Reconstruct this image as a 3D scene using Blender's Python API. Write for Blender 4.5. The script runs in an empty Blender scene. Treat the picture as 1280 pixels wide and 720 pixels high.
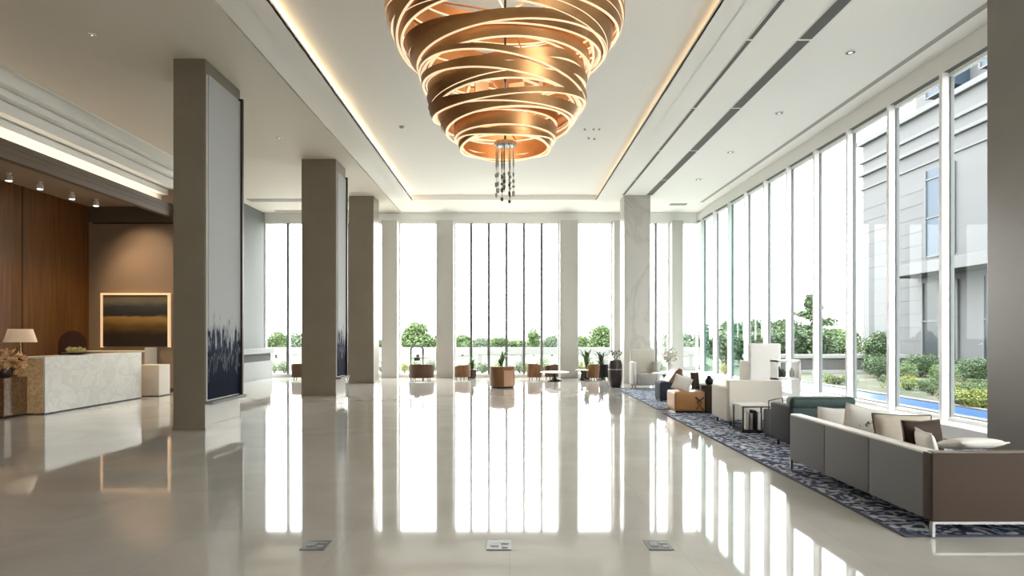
import bpy, bmesh, math, random
from mathutils import Vector, Matrix
PI = math.pi
random.seed(7)
S = bpy.context.scene
COL = S.collection
F, H0, CX, CY = 780.0, 1.5, 637.0, 419.0

def at(px, py, Y):
    return Vector(((px-CX)*Y/F, Y, H0-(py-CY)*Y/F))
def fx(px, py, z=0.0):
    Y = (H0-z)*F/(py-CY)
    return Vector(((px-CX)*Y/F, Y, z))

# ---------------------------------------------------------------- materials
MC = {}
def mat(name, col=(.5,.5,.5), rough=.5, metal=0.0, ior=1.45, emit=None, es=0.0, noise=None, bump=None, sheen=0, coat=0):
    """noise = (scale, second colour, contrast low, contrast high); bump = (scale, strength)"""
    if name in MC: return MC[name]
    m = bpy.data.materials.new(name); m.use_nodes = True
    nt = m.node_tree; b = nt.nodes['Principled BSDF']
    b.inputs['Base Color'].default_value = (*col, 1)
    b.inputs['Roughness'].default_value = rough
    b.inputs['Metallic'].default_value = metal
    b.inputs['IOR'].default_value = ior
    if coat: b.inputs['Coat Weight'].default_value = coat
    if sheen: b.inputs['Sheen Weight'].default_value = sheen
    if emit:
        b.inputs['Emission Color'].default_value = (*emit, 1); b.inputs['Emission Strength'].default_value = es
    tc = nt.nodes.new('ShaderNodeTexCoord')
    if noise:
        sc, c2, lo, hi = noise[:4]
        n = nt.nodes.new('ShaderNodeTexNoise'); n.inputs['Detail'].default_value = 6
        mp = nt.nodes.new('ShaderNodeMapping')
        if isinstance(sc, tuple):
            mp.inputs['Scale'].default_value = sc; n.inputs['Scale'].default_value = 1
        else: n.inputs['Scale'].default_value = sc
        nt.links.new(tc.outputs['Object'], mp.inputs['Vector']); nt.links.new(mp.outputs['Vector'], n.inputs['Vector'])
        r = nt.nodes.new('ShaderNodeValToRGB')
        r.color_ramp.elements[0].position = lo; r.color_ramp.elements[1].position = hi
        r.color_ramp.elements[0].color = (*col, 1); r.color_ramp.elements[1].color = (*c2, 1)
        nt.links.new(n.outputs['Fac'], r.inputs['Fac']); nt.links.new(r.outputs['Color'], b.inputs['Base Color'])
    if bump:
        n2 = nt.nodes.new('ShaderNodeTexNoise'); n2.inputs['Scale'].default_value = bump[0]; n2.inputs['Detail'].default_value = 4
        nt.links.new(tc.outputs['Object'], n2.inputs['Vector'])
        bp = nt.nodes.new('ShaderNodeBump'); bp.inputs['Strength'].default_value = bump[1]; bp.inputs['Distance'].default_value = .02
        nt.links.new(n2.outputs['Fac'], bp.inputs['Height']); nt.links.new(bp.outputs['Normal'], b.inputs['Normal'])
    MC[name] = m
    return m

def nodes(name):
    m = bpy.data.materials.new(name); m.use_nodes = True; MC[name] = m
    return m, m.node_tree, m.node_tree.nodes['Principled BSDF']

def glass_mat(name, tint):
    m = bpy.data.materials.new(name); m.use_nodes = True; nt = m.node_tree
    nt.nodes.remove(nt.nodes['Principled BSDF'])
    out = nt.nodes['Material Output']
    t = nt.nodes.new('ShaderNodeBsdfTransparent'); t.inputs['Color'].default_value = (*tint, 1)
    g = nt.nodes.new('ShaderNodeBsdfGlossy'); g.inputs['Roughness'].default_value = 0.0
    g.inputs['Color'].default_value = (.5, .55, .54, 1)
    lw = nt.nodes.new('ShaderNodeLayerWeight'); lw.inputs['Blend'].default_value = .5
    pw_ = nt.nodes.new('ShaderNodeMath'); pw_.operation = 'POWER'; pw_.inputs[1].default_value = 5
    nt.links.new(lw.outputs['Facing'], pw_.inputs[0])
    fr = nt.nodes.new('ShaderNodeMath'); fr.operation = 'MULTIPLY_ADD'; fr.inputs[1].default_value = .92; fr.inputs[2].default_value = .01
    nt.links.new(pw_.outputs[0], fr.inputs[0])
    mx = nt.nodes.new('ShaderNodeMixShader')
    nt.links.new(fr.outputs[0], mx.inputs[0]); nt.links.new(t.outputs[0], mx.inputs[1]); nt.links.new(g.outputs[0], mx.inputs[2])
    nt.links.new(mx.outputs[0], out.inputs['Surface'])
    return m

# floor: polished cream marble tiles
def floor_mat():
    m, nt, b = nodes('polished_marble')
    tc = nt.nodes.new('ShaderNodeTexCoord')
    n = nt.nodes.new('ShaderNodeTexNoise'); n.inputs['Scale'].default_value = .9; n.inputs['Detail'].default_value = 8; n.inputs['Distortion'].default_value = 1.2
    nt.links.new(tc.outputs['Object'], n.inputs['Vector'])
    r = nt.nodes.new('ShaderNodeValToRGB')
    r.color_ramp.elements[0].position = .35; r.color_ramp.elements[1].position = .68
    r.color_ramp.elements[0].color = (*FLOOR_A, 1); r.color_ramp.elements[1].color = (*FLOOR_B, 1)
    nt.links.new(n.outputs['Fac'], r.inputs['Fac'])
    br = nt.nodes.new('ShaderNodeTexBrick'); br.offset = 0.0
    br.inputs['Scale'].default_value = 1; br.inputs['Brick Width'].default_value = 1.2; br.inputs['Row Height'].default_value = 1.2
    br.inputs['Mortar Size'].default_value = .003; br.inputs['Mortar Smooth'].default_value = .5
    br.inputs['Color1'].default_value = (1,1,1,1); br.inputs['Color2'].default_value = (.95,.955,.96,1); br.inputs['Mortar'].default_value = (.84,.83,.82,1)
    nt.links.new(tc.outputs['Object'], br.inputs['Vector'])
    mx = nt.nodes.new('ShaderNodeMixRGB'); mx.blend_type = 'MULTIPLY'; mx.inputs[0].default_value = 1
    nt.links.new(r.outputs['Color'], mx.inputs[1]); nt.links.new(br.outputs['Color'], mx.inputs[2])
    nt.links.new(mx.outputs[0], b.inputs['Base Color'])
    b.inputs['Roughness'].default_value = .045; b.inputs['IOR'].default_value = 1.62
    return m
FLOOR_A, FLOOR_B = (.50,.475,.43), (.57,.55,.51)

def rug_mat(name, light, dark, scale):
    m, nt, b = nodes(name)
    tc = nt.nodes.new('ShaderNodeTexCoord')
    n = nt.nodes.new('ShaderNodeTexNoise'); n.inputs['Scale'].default_value = scale; n.inputs['Detail'].default_value = 5; n.inputs['Distortion'].default_value = 2.5
    v = nt.nodes.new('ShaderNodeTexVoronoi'); v.feature = 'DISTANCE_TO_EDGE'; v.inputs['Scale'].default_value = scale*1.4
    nt.links.new(tc.outputs['Object'], n.inputs['Vector']); nt.links.new(n.outputs['Color'], v.inputs['Vector'])
    r = nt.nodes.new('ShaderNodeValToRGB'); r.color_ramp.interpolation = 'LINEAR'
    e = r.color_ramp.elements
    e[0].position = .40; e[0].color = (*dark, 1); e[1].position = .62; e[1].color = (*light, 1)
    x = e.new(.49); x.color = (dark[0]*2.2, dark[1]*2.3, dark[2]*2.6, 1); y = e.new(.53); y.color = (.33,.37,.47,1)
    nt.links.new(n.outputs['Fac'], r.inputs['Fac'])
    nt.links.new(r.outputs['Color'], b.inputs['Base Color'])
    b.inputs['Roughness'].default_value = .95
    bp = nt.nodes.new('ShaderNodeBump'); bp.inputs['Strength'].default_value = .4
    nt.links.new(n.outputs['Fac'], bp.inputs['Height']); nt.links.new(bp.outputs['Normal'], b.inputs['Normal'])
    return m

def wood_mat():
    m, nt, b = nodes('wall_panelling_wood')
    tc = nt.nodes.new('ShaderNodeTexCoord')
    mp = nt.nodes.new('ShaderNodeMapping'); mp.inputs['Scale'].default_value = (6, 6, .35)
    n = nt.nodes.new('ShaderNodeTexNoise'); n.inputs['Scale'].default_value = 2.2; n.inputs['Detail'].default_value = 8
    nt.links.new(tc.outputs['Object'], mp.inputs['Vector']); nt.links.new(mp.outputs['Vector'], n.inputs['Vector'])
    r = nt.nodes.new('ShaderNodeValToRGB')
    r.color_ramp.elements[0].position = .3; r.color_ramp.elements[1].position = .7
    r.color_ramp.elements[0].color = (.085,.031,.004,1); r.color_ramp.elements[1].color = (.16,.066,.010,1)
    nt.links.new(n.outputs['Fac'], r.inputs['Fac']); nt.links.new(r.outputs['Color'], b.inputs['Base Color'])
    b.inputs['Roughness'].default_value = .45
    return m

def marble_mat(name, base, vein, scale=1.2, rough=.2, width=.03, emit=0):
    m, nt, b = nodes(name)
    tc = nt.nodes.new('ShaderNodeTexCoord')
    n = nt.nodes.new('ShaderNodeTexNoise'); n.inputs['Scale'].default_value = scale; n.inputs['Detail'].default_value = 8; n.inputs['Distortion'].default_value = 1.5
    nt.links.new(tc.outputs['Object'], n.inputs['Vector'])
    r = nt.nodes.new('ShaderNodeValToRGB'); e = r.color_ramp.elements
    e[0].position = 0; e[0].color = (*base, 1); e[1].position = 1; e[1].color = tuple([c*.93 for c in base])+(1,)
    for p, c in ((.5-width, base), (.5, vein), (.5+width, base)):
        x = e.new(p); x.color = (*c, 1)
    nt.links.new(n.outputs['Fac'], r.inputs['Fac']); nt.links.new(r.outputs['Color'], b.inputs['Base Color'])
    b.inputs['Roughness'].default_value = rough
    if emit:
        nt.links.new(r.outputs['Color'], b.inputs['Emission Color']); b.inputs['Emission Strength'].default_value = emit
    return m

def ink_mat():
    """tall print: pale mist above, blue-black ink texture below"""
    m, nt, b = nodes('ink_landscape_print')
    tc = nt.nodes.new('ShaderNodeTexCoord'); sp = nt.nodes.new('ShaderNodeSeparateXYZ')
    nt.links.new(tc.outputs['Object'], sp.inputs[0])
    mp = nt.nodes.new('ShaderNodeMapping'); mp.inputs['Scale'].default_value = (9, 9, 2.2)
    n = nt.nodes.new('ShaderNodeTexNoise'); n.inputs['Scale'].default_value = 1.4; n.inputs['Detail'].default_value = 9
    nt.links.new(tc.outputs['Object'], mp.inputs[0]); nt.links.new(mp.outputs[0], n.inputs['Vector'])
    ma = nt.nodes.new('ShaderNodeMath'); ma.operation = 'MULTIPLY_ADD'; ma.inputs[1].default_value = -.55; ma.inputs[2].default_value = .55
    nt.links.new(sp.outputs['Z'], ma.inputs[0])
    ad = nt.nodes.new('ShaderNodeMath'); ad.operation = 'ADD'
    nt.links.new(ma.outputs[0], ad.inputs[0]); nt.links.new(n.outputs['Fac'], ad.inputs[1])
    r = nt.nodes.new('ShaderNodeValToRGB'); e = r.color_ramp.elements
    e[0].position = .38; e[0].color = (.44,.45,.455,1); e[1].position = 1.0; e[1].color = (.008,.011,.024,1)
    x = e.new(.50); x.color = (.25,.27,.30,1); x = e.new(.56); x.color = (.03,.037,.06,1); x = e.new(.66); x.color = (.012,.016,.03,1); x = e.new(.72); x.color = (.12,.13,.16,1); x = e.new(.78); x.color = (.012,.016,.03,1)
    nt.links.new(ad.outputs[0], r.inputs['Fac']); nt.links.new(r.outputs['Color'], b.inputs['Base Color'])
    b.inputs['Roughness'].default_value = .8; b.inputs['IOR'].default_value = 1.12
    return m

def painting_mat():
    m, nt, b = nodes('dark_landscape_painting')
    tc = nt.nodes.new('ShaderNodeTexCoord'); sp = nt.nodes.new('ShaderNodeSeparateXYZ')
    nt.links.new(tc.outputs['Object'], sp.inputs[0])
    mp = nt.nodes.new('ShaderNodeMapping'); mp.inputs['Scale'].default_value = (1.4, 1, 5)
    n = nt.nodes.new('ShaderNodeTexNoise'); n.inputs['Scale'].default_value = 1.5; n.inputs['Detail'].default_value = 7
    nt.links.new(tc.outputs['Object'], mp.inputs[0]); nt.links.new(mp.outputs[0], n.inputs['Vector'])
    a = nt.nodes.new('ShaderNodeMath'); a.operation = 'MULTIPLY_ADD'; a.inputs[1].default_value = .16; a.inputs[2].default_value = -.08
    nt.links.new(n.outputs['Fac'], a.inputs[0])
    d = nt.nodes.new('ShaderNodeMath'); d.operation = 'MULTIPLY_ADD'; d.inputs[1].default_value = .7; d.inputs[2].default_value = .5
    nt.links.new(sp.outputs['Z'], d.inputs[0])
    s = nt.nodes.new('ShaderNodeMath'); s.operation = 'ADD'
    nt.links.new(a.outputs[0], s.inputs[0]); nt.links.new(d.outputs[0], s.inputs[1])
    r = nt.nodes.new('ShaderNodeValToRGB'); e = r.color_ramp.elements
    e[0].position = 0; e[0].color = (.012,.01,.008,1); e[1].position = 1; e[1].color = (.16,.12,.07,1)
    for p, c in ((.25,(.02,.013,.007)), (.42,(.12,.07,.02)), (.56,(.30,.18,.06)), (.60,(.02,.02,.022)), (.76,(.035,.04,.045)), (.86,(.13,.12,.09))):
        x = e.new(p); x.color = (*c, 1)
    nt.links.new(s.outputs[0], r.inputs['Fac']); nt.links.new(r.outputs['Color'], b.inputs['Base Color'])
    b.inputs['Roughness'].default_value = .5
    return m

M = dict(
  floor=floor_mat(),
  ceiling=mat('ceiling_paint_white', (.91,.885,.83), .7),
  ceiling_left=mat('ceiling_warm_grey', (.66,.61,.53), .6),  # darker, warmer grey than the main ceiling
  white=mat('white_paint', (.82,.82,.79), .5),
  frame=mat('white_window_metal', (.86,.87,.86), .35),
  gasket=mat('grey_window_gasket', (.16,.18,.18), .5),
  stone=mat('taupe_stone', (.19,.162,.12), .32, noise=(1.3, (.215,.185,.14), .3, .7)),
  pier=mat('pale_grey_plaster', (.50,.49,.455), .55),
  marble_pillar=marble_mat('pale_marble', (.52,.50,.46), (.44,.42,.38), .35, .35, .025),
  stone_right=mat('warm_grey_stone', (.19,.17,.15), .3, noise=(1.1, (.215,.19,.165), .3, .7)),
  slot=mat('slot_diffuser_grey', (.10,.095,.085), .6),
  wood=wood_mat(),
  groove=mat('dark_groove', (.05,.03,.015), .7),
  fascia=mat('brown_fascia', (.13,.095,.065), .5),
  beige=mat('beige_wallpaper', (.24,.175,.125), .6, bump=(60, .1)),
  desk=marble_mat('white_desk_marble', (.72,.71,.67), (.64,.63,.58), 2.5, .25, .08),
  onyx=marble_mat('honey_onyx', (.58,.40,.21), (.42,.26,.12), 7.0, .2, .10, .04),
  darkstone=marble_mat('brown_onyx', (.13,.07,.03), (.24,.13,.06), 7, .2, .08),
  bronze=mat('brushed_bronze', (.56,.29,.12), .36, metal=.8, noise=(3, (.40,.20,.08), .3, .7)),
  led=mat('warm_led_edge', (.7,.5,.3), .4, emit=(1,.74,.48), es=.30),
  chrome=mat('polished_steel', (.28,.28,.28), .5, metal=1),
  crystal=mat('smoky_crystal', (.42,.42,.38), .12, metal=.4),
  crystal_dark=mat('dark_crystal', (.10,.10,.085), .15, metal=.3),
  sofa_fabric=mat('grey_sofa_fabric', (.185,.186,.197), .85, noise=(120, (.215,.216,.228), .4, .6), bump=(300, .15)),
  leather=mat('brown_leather', (.060,.041,.030), .6, ior=1.25, bump=(90, .12)),
  welt=mat('cream_piping', (.80,.77,.71), .6),
  seat_grey=mat('light_seat_fabric', (.50,.47,.43), .9),
  cream=mat('cream_upholstery', (.64,.60,.52), .8, bump=(150, .1)),
  whitef=mat('white_fabric', (.80,.78,.74), .85, bump=(40, .15)),
  teal=mat('dark_teal_velvet', (.010,.034,.030), .6, sheen=.3),
  charcoal=mat('charcoal_fabric', (.022,.021,.024), .8),
  navy=mat('navy_fabric', (.04,.045,.065), .8),
  tan=mat('tan_leather', (.50,.25,.09), .45, noise=(5, (.44,.21,.075), .3, .7)),
  brownwood=mat('brown_wood', (.17,.075,.03), .45, noise=((8,8,1.5), (.26,.12,.05), .3, .7)),
  peach=mat('peach_leather', (.60,.36,.23), .5),
  blackmetal=mat('black_metal', (.025,.025,.025), .4, metal=.6),
  lampshade=mat('linen_lampshade', (.55,.42,.31), .8, emit=(1,.72,.46), es=.07),
  flower_gold=mat('amber_petals', (.55,.27,.10), .5, noise=(9, (.85,.6,.34), .35, .65)),
  flower_white=mat('ivory_petals', (.80,.77,.68), .6),
  flower_yellow=mat('pale_yellow_petals', (.62,.55,.26), .6),
  stem=mat('plant_stem', (.05,.07,.025), .6),
  leaf_dark=mat('dark_leaf', (.025,.045,.015), .5, noise=(3, (.05,.085,.025), .3, .7)),
  mulch=mat('potting_soil', (.03,.02,.015), .9),
  urn=mat('plum_brown_glaze', (.045,.028,.028), .3),
  art=ink_mat(), painting=painting_mat(),
  artframe=mat('dark_bronze_frame', (.06,.045,.035), .4, metal=.4),
  silverframe=mat('silver_ledge', (.17,.165,.155), .6),
  niche=mat('warm_light_frame', (.8,.6,.4), .5, emit=(1,.66,.38), es=.16),
  rug=rug_mat('navy_marbled_rug', (.50,.52,.56), (.016,.020,.042), 5.5),
  rug2=rug_mat('slate_marbled_rug', (.42,.44,.46), (.05,.06,.09), 4.5),
  led_white=mat('downlight_lens', (.9,.9,.85), .4, emit=(1,.93,.8), es=.35),
  darkring=mat('downlight_baffle', (.12,.115,.10), .5),
  plastic=mat('white_plastic', (.8,.79,.76), .4),
)
EX = .60   # exterior albedo scale
def ex(c): return tuple(x*EX for x in c)
M.update(
  ground=mat('bounce_paving', (.55,.55,.52), .8, noise=(.8, (.45,.46,.42), .3, .7)),  # paving colour raised to bounce daylight onto the ceiling
  garden=mat('garden_soil', (.062,.056,.036), .9, noise=(.9, (.026,.040,.016), .42, .58)),
  pool=mat('blue_pool_water', (.035,.085,.19), .3, ior=1.15),
  coping=mat('white_pool_coping', (.12,.123,.12), .6),
  rail=mat('white_render', (.21,.22,.213), .6),
  gwall=mat('grey_render', (.06,.06,.057), .8),
  treeA=mat('mid_green_leaves', ex((.10,.17,.055)), .7, noise=(1.2, ex((.20,.30,.12)), .3, .7)),
  treeB=mat('deep_green_leaves', ex((.05,.10,.04)), .7, noise=(1.0, ex((.12,.19,.08)), .3, .7)),
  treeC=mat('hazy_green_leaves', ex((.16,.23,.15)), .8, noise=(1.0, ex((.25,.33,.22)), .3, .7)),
  bushY=mat('yellow_green_leaves', ex((.20,.25,.045)), .7, noise=(3, ex((.34,.38,.11)), .3, .7)),
  bark=mat('bark', ex((.10,.08,.06)), .9),
  bstone=mat('tower_stone', (.050,.054,.057), .8, noise=((.3,.3,2), (.058,.062,.065), .3, .7)),
  bband=mat('tower_cornice', (.066,.070,.072), .8),
  bglass=mat('tower_blue_glass', (.028,.043,.062), .35, ior=1.2),
  bdark=mat('tower_dark_glass', (.022,.027,.03), .35, ior=1.2),
)
GLASS = glass_mat('clear_glass', (.975,.98,.965))
GLASS_G = glass_mat('green_tinted_glass', (.52,.70,.64))

# ---------------------------------------------------------------- mesh helpers
class MB:
    def __init__(s): s.bm = bmesh.new()
    def box(s, x0, y0, z0, x1, y1, z1, bev=0, seg=2):
        b = bmesh.new(); bmesh.ops.create_cube(b, size=1)
        for v in b.verts:
            v.co = Vector((x0+(v.co.x+.5)*(x1-x0), y0+(v.co.y+.5)*(y1-y0), z0+(v.co.z+.5)*(z1-z0)))
        if bev: bmesh.ops.bevel(b, geom=b.edges[:], offset=bev, segments=seg, affect='EDGES', profile=.6)
        s.add(b); return s
    def add(s, b, mtx=None):
        me = bpy.data.meshes.new('tmp'); b.to_mesh(me); b.free()
        if mtx: me.transform(mtx)
        s.bm.from_mesh(me); bpy.data.meshes.remove(me)
    def tube(s, pts, r, n=8, r2=None):
        b = bmesh.new(); pts = [Vector(p) for p in pts]; rings = []
        N = len(pts)
        for i, p in enumerate(pts):
            d = (pts[min(i+1, N-1)]-pts[max(i-1, 0)]).normalized()
            u = d.cross(Vector((0,0,1)))
            if u.length < 1e-3: u = Vector((1,0,0))
            u.normalize(); v = d.cross(u)
            rr = r if r2 is None else r+(r2-r)*i/(N-1)
            rings.append([b.verts.new(p+(u*math.cos(2*PI*k/n)+v*math.sin(2*PI*k/n))*rr) for k in range(n)])
        for a, c in zip(rings, rings[1:]):
            for k in range(n): b.faces.new((a[k], a[(k+1) % n], c[(k+1) % n], c[k]))
        b.faces.new(rings[0][::-1]); b.faces.new(rings[-1])
        s.add(b); return s
    def lathe(s, prof, c=(0,0,0), n=32, sx=1, sy=1):
        b = bmesh.new(); rings = []
        for r, z in prof:
            rings.append([b.verts.new((c[0]+sx*max(r, 1e-4)*math.cos(2*PI*k/n), c[1]+sy*max(r, 1e-4)*math.sin(2*PI*k/n), c[2]+z)) for k in range(n)])
        for a, d in zip(rings, rings[1:]):
            for k in range(n): b.faces.new((a[k], a[(k+1) % n], d[(k+1) % n], d[k]))
        b.faces.new(rings[0][::-1]); b.faces.new(rings[-1])
        s.add(b); return s
    def prism(s, poly, d, mtx=None):
        """poly in XY, extruded d along Z, then mtx"""
        b = bmesh.new(); lo = [b.verts.new((x, y, 0)) for x, y in poly]; hi = [b.verts.new((x, y, d)) for x, y in poly]
        n = len(poly); b.faces.new(lo[::-1]); b.faces.new(hi)
        for k in range(n): b.faces.new((lo[k], lo[(k+1) % n], hi[(k+1) % n], hi[k]))
        s.add(b, mtx); return s
    def pillow(s, w, h, t, mtx=None, n=12, p=2.6):
        b = bmesh.new(); sheets = []
        for sg in (1, -1):
            g = []
            for i in range(n+1):
                row = []
                for j in range(n+1):
                    u = -1+2*i/n; v = -1+2*j/n
                    th = max(0, (1-abs(u)**p)*(1-abs(v)**p))**.45
                    pin = 1-.07*(1-abs(v))**1.0*abs(u)**4; pin2 = 1-.07*(1-abs(u))*abs(v)**4
                    row.append(b.verts.new((u*w/2*pin, sg*th*t/2, v*h/2*pin2)))
                g.append(row)
            sheets.append(g)
        for sg, g in zip((1, -1), sheets):
            for i in range(n):
                for j in range(n):
                    f = (g[i][j], g[i+1][j], g[i+1][j+1], g[i][j+1])
                    b.faces.new(f if sg < 0 else f[::-1])
        bmesh.ops.remove_doubles(b, verts=b.verts[:], dist=1e-5)
        s.add(b, mtx); return s
    def leaves(s, c, rad, n, size, rnd, shell=.55):
        """leaf clusters in an ellipsoid"""
        b = s.bm
        for _ in range(n):
            while True:
                d = Vector((rnd.gauss(0,1), rnd.gauss(0,1), rnd.gauss(0,1)))
                if d.length > .01: break
            d.normalize(); q = shell+(1-shell)*rnd.random()**.6
            p = Vector((c[0]+d.x*rad[0]*q, c[1]+d.y*rad[1]*q, c[2]+d.z*rad[2]*q))
            a = Vector((rnd.gauss(0,1), rnd.gauss(0,1), rnd.gauss(0,.6))).normalized()*size*rnd.uniform(.6,1.3)
            e = a.cross(Vector((rnd.gauss(0,1), rnd.gauss(0,1), rnd.gauss(0,1)))).normalized()*size*.45
            v = [b.verts.new(p-a), b.verts.new(p+e), b.verts.new(p+a), b.verts.new(p-e)]
            b.faces.new(v)
        return s
    def blob(s, c, rad, rnd, amp=.18, sub=3):
        b = bmesh.new(); bmesh.ops.create_icosphere(b, subdivisions=sub, radius=1)
        ph = [rnd.uniform(0, 6) for _ in range(6)]
        for v in b.verts:
            k = 1+amp*(math.sin(v.co.x*4+ph[0])*math.sin(v.co.y*5+ph[1])+.6*math.sin(v.co.z*7+ph[2]+v.co.x*6))
            v.co = Vector((c[0]+v.co.x*k*rad[0], c[1]+v.co.y*k*rad[1], c[2]+v.co.z*k*rad[2]))
        s.add(b); return s
    def build(s, name, m, parent=None, smooth=False, loc=None, solid=0):
        me = bpy.data.meshes.new(name)
        bmesh.ops.recalc_face_normals(s.bm, faces=s.bm.faces[:]) if len(s.bm.faces) < 3000 else None
        s.bm.to_mesh(me); s.bm.free()
        me.materials.append(m)
        o = bpy.data.objects.new(name, me); COL.objects.link(o)
        if parent: o.parent = parent
        if loc: o.location = loc
        if smooth:
            for p in me.polygons: p.use_smooth = True
            if smooth != True:
                me.set_sharp_from_angle(angle=math.radians(smooth))
        if solid:
            md = o.modifiers.new('solid', 'SOLIDIFY'); md.thickness = solid; md.offset = 0
        return o

def tag(o, label=None, cat=None, group=None, kind=None):
    if label: o['label'] = label
    if cat: o['category'] = cat
    if group: o['group'] = group
    if kind: o['kind'] = kind
    return o
def thing(name, label, cat, loc=(0,0,0), rz=0, group=None, kind=None):
    o = bpy.data.objects.new(name, None); COL.objects.link(o)
    o.location = loc; o.rotation_euler = (0,0,rz); o.empty_display_size = .1
    return tag(o, label, cat, group, kind)
def struct(name, mb, m, label=None, cat=None, parent=None, **k):
    o = mb.build(name, m, parent, **k)
    if not parent: tag(o, label, cat, kind='structure')
    return o
KIDS = {}
def copy_tree(o, parent=None):
    c = o.copy(); COL.objects.link(c)
    if parent: c.parent = parent
    for ch in [x for x in ALLKIDS(o)]: copy_tree(ch, c)
    return c
def ALLKIDS(o): return list(o.children)

# ---------------------------------------------------------------- world, camera
w = bpy.data.worlds.new('sky'); S.world = w; w.use_nodes = True
nt = w.node_tree; bg = nt.nodes['Background']
tc = nt.nodes.new('ShaderNodeTexCoord'); sp = nt.nodes.new('ShaderNodeSeparateXYZ')
nt.links.new(tc.outputs['Generated'], sp.inputs[0])
rp = nt.nodes.new('ShaderNodeValToRGB'); nt.links.new(sp.outputs['Z'], rp.inputs['Fac'])
rp.color_ramp.elements[0].position = 0; rp.color_ramp.elements[0].color = (1,1,.975,1)
rp.color_ramp.elements[1].position = .7; rp.color_ramp.elements[1].color = (.97,.985,1,1)
nt.links.new(rp.outputs['Color'], bg.inputs['Color']); bg.inputs['Strength'].default_value = 5
S.view_settings.view_transform = 'Standard'; S.view_settings.look = 'None'
S.view_settings.exposure = 1.62; S.view_settings.gamma = 1; S.view_settings.use_curve_mapping = False
S.cycles.use_denoising = True; S.cycles.max_bounces = 10; S.cycles.transparent_max_bounces = 16
S.cycles.sample_clamp_indirect = 6
cam = bpy.data.cameras.new('camera'); co = bpy.data.objects.new('camera', cam); COL.objects.link(co)
co.location = (0, 0, H0); co.rotation_euler = (PI/2, 0, 0)
cam.sensor_width = 36; cam.lens = F/1280*36; cam.shift_x = 3/1280; cam.shift_y = 59/1280; cam.clip_end = 500
S.camera = co

def light(kind, name, loc, power, color=(1,.8,.55), rot=(0,0,0), size=.1, size_y=None, spot=None, blend=.6):
    l = bpy.data.lights.new(name, kind); l.energy = power; l.color = color
    if kind == 'AREA':
        l.size = size
        if size_y: l.shape = 'RECTANGLE'; l.size_y = size_y
    else: l.shadow_soft_size = size
    if spot: l.spot_size = math.radians(spot); l.spot_blend = blend
    o = bpy.data.objects.new(name, l); COL.objects.link(o); o.location = loc; o.rotation_euler = rot
    return o

# ---------------------------------------------------------------- room shell
BY = 22.3      # back glass line
RX = 6.72      # right glass line
YN = -6.0      # wall behind the camera
HEAD = 5.53
CM, CL, CT = 5.87, 5.85, 6.0
struct('floor', MB().box(-11.4, YN, -.25, RX+.12, BY+.12, 0), M['floor'], 'polished cream marble floor mirroring the tall windows', 'floor')
TX0, TX1, TY1 = -3.15, 2.78, 20.15
c = MB()
c.box(-3.84, YN, CM, TX0-.3, BY+.1, 6.4); c.box(TX1+.3, YN, CM, RX+.1, BY+.1, 6.4)
c.box(TX0-.31, TY1, CM, TX1+.31, BY+.1, 6.4); c.box(TX0-.31, YN, CM, TX1+.31, 0, 6.4)
c.box(TX0-.31, -.01, CM, TX0, TY1+.01, CM+.02); c.box(TX1, -.01, CM, TX1+.31, TY1+.01, CM+.02)
c.box(TX0-.02, 0, CM, TX0, TY1, CM+.06); c.box(TX1, 0, CM, TX1+.02, TY1, CM+.06)
struct('ceiling', c, M['ceiling'], 'white ceiling band around the chandelier recess and along the right windows', 'ceiling')
struct('ceiling_recess', MB().box(TX0-.3, -.01, CT+.02, TX1+.3, TY1+.01, 6.4), M['ceiling'], 'raised white ceiling recess above the chandelier', 'ceiling')
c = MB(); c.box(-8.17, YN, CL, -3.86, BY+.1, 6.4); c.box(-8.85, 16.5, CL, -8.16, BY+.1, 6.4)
struct('ceiling_left', c, M['ceiling_left'], 'warm grey lower ceiling over the left columns', 'ceiling')
# stepped cornice between left ceiling and reception fascia
c = MB()
for x0, z0, z1 in ((-8.45, 5.72, 5.98), (-8.62, 5.58, 5.7), (-8.78, 5.36, 5.56), (-9.02, 5.20, 5.34), (-9.2, 4.9, 5.21)):
    c.box(-9.6, YN, z0, x0, 16.5, z1)
c.box(-9.6, YN, 5.95, -8.1, 16.5, 6.4)
struct('trim_1', c, M['white'], 'white stepped cornice above the reception desk', 'cornice')
c = MB(); c.box(-9.05, YN, 4.62, -8.9, 16.5, 4.96); c.box(-9.07, YN, 4.84, -8.88, 16.5, 4.87); c.box(-9.07, YN, 4.74, -8.885, 16.5, 4.76)
struct('trim_2', c, M['fascia'], 'brown timber fascia below the glowing cornice', 'fascia')
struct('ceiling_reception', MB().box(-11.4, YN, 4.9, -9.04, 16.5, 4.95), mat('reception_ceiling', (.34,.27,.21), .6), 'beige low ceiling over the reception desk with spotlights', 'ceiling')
# wood wall
struct('wall_left', MB().box(-11.4, YN, 0, -11.13, 16.7, 5.0), M['wood'], 'brown timber panelled wall behind the reception desk', 'wall')
c = MB()
for y in (16.3-i*2.05 for i in range(1, 10)): c.box(-11.135, y-.02, 0.1, -11.12, y+.02, 4.9)
struct('trim_3', c, M['groove'], 'dark vertical joints of the timber wall', 'panel joint')
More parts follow.
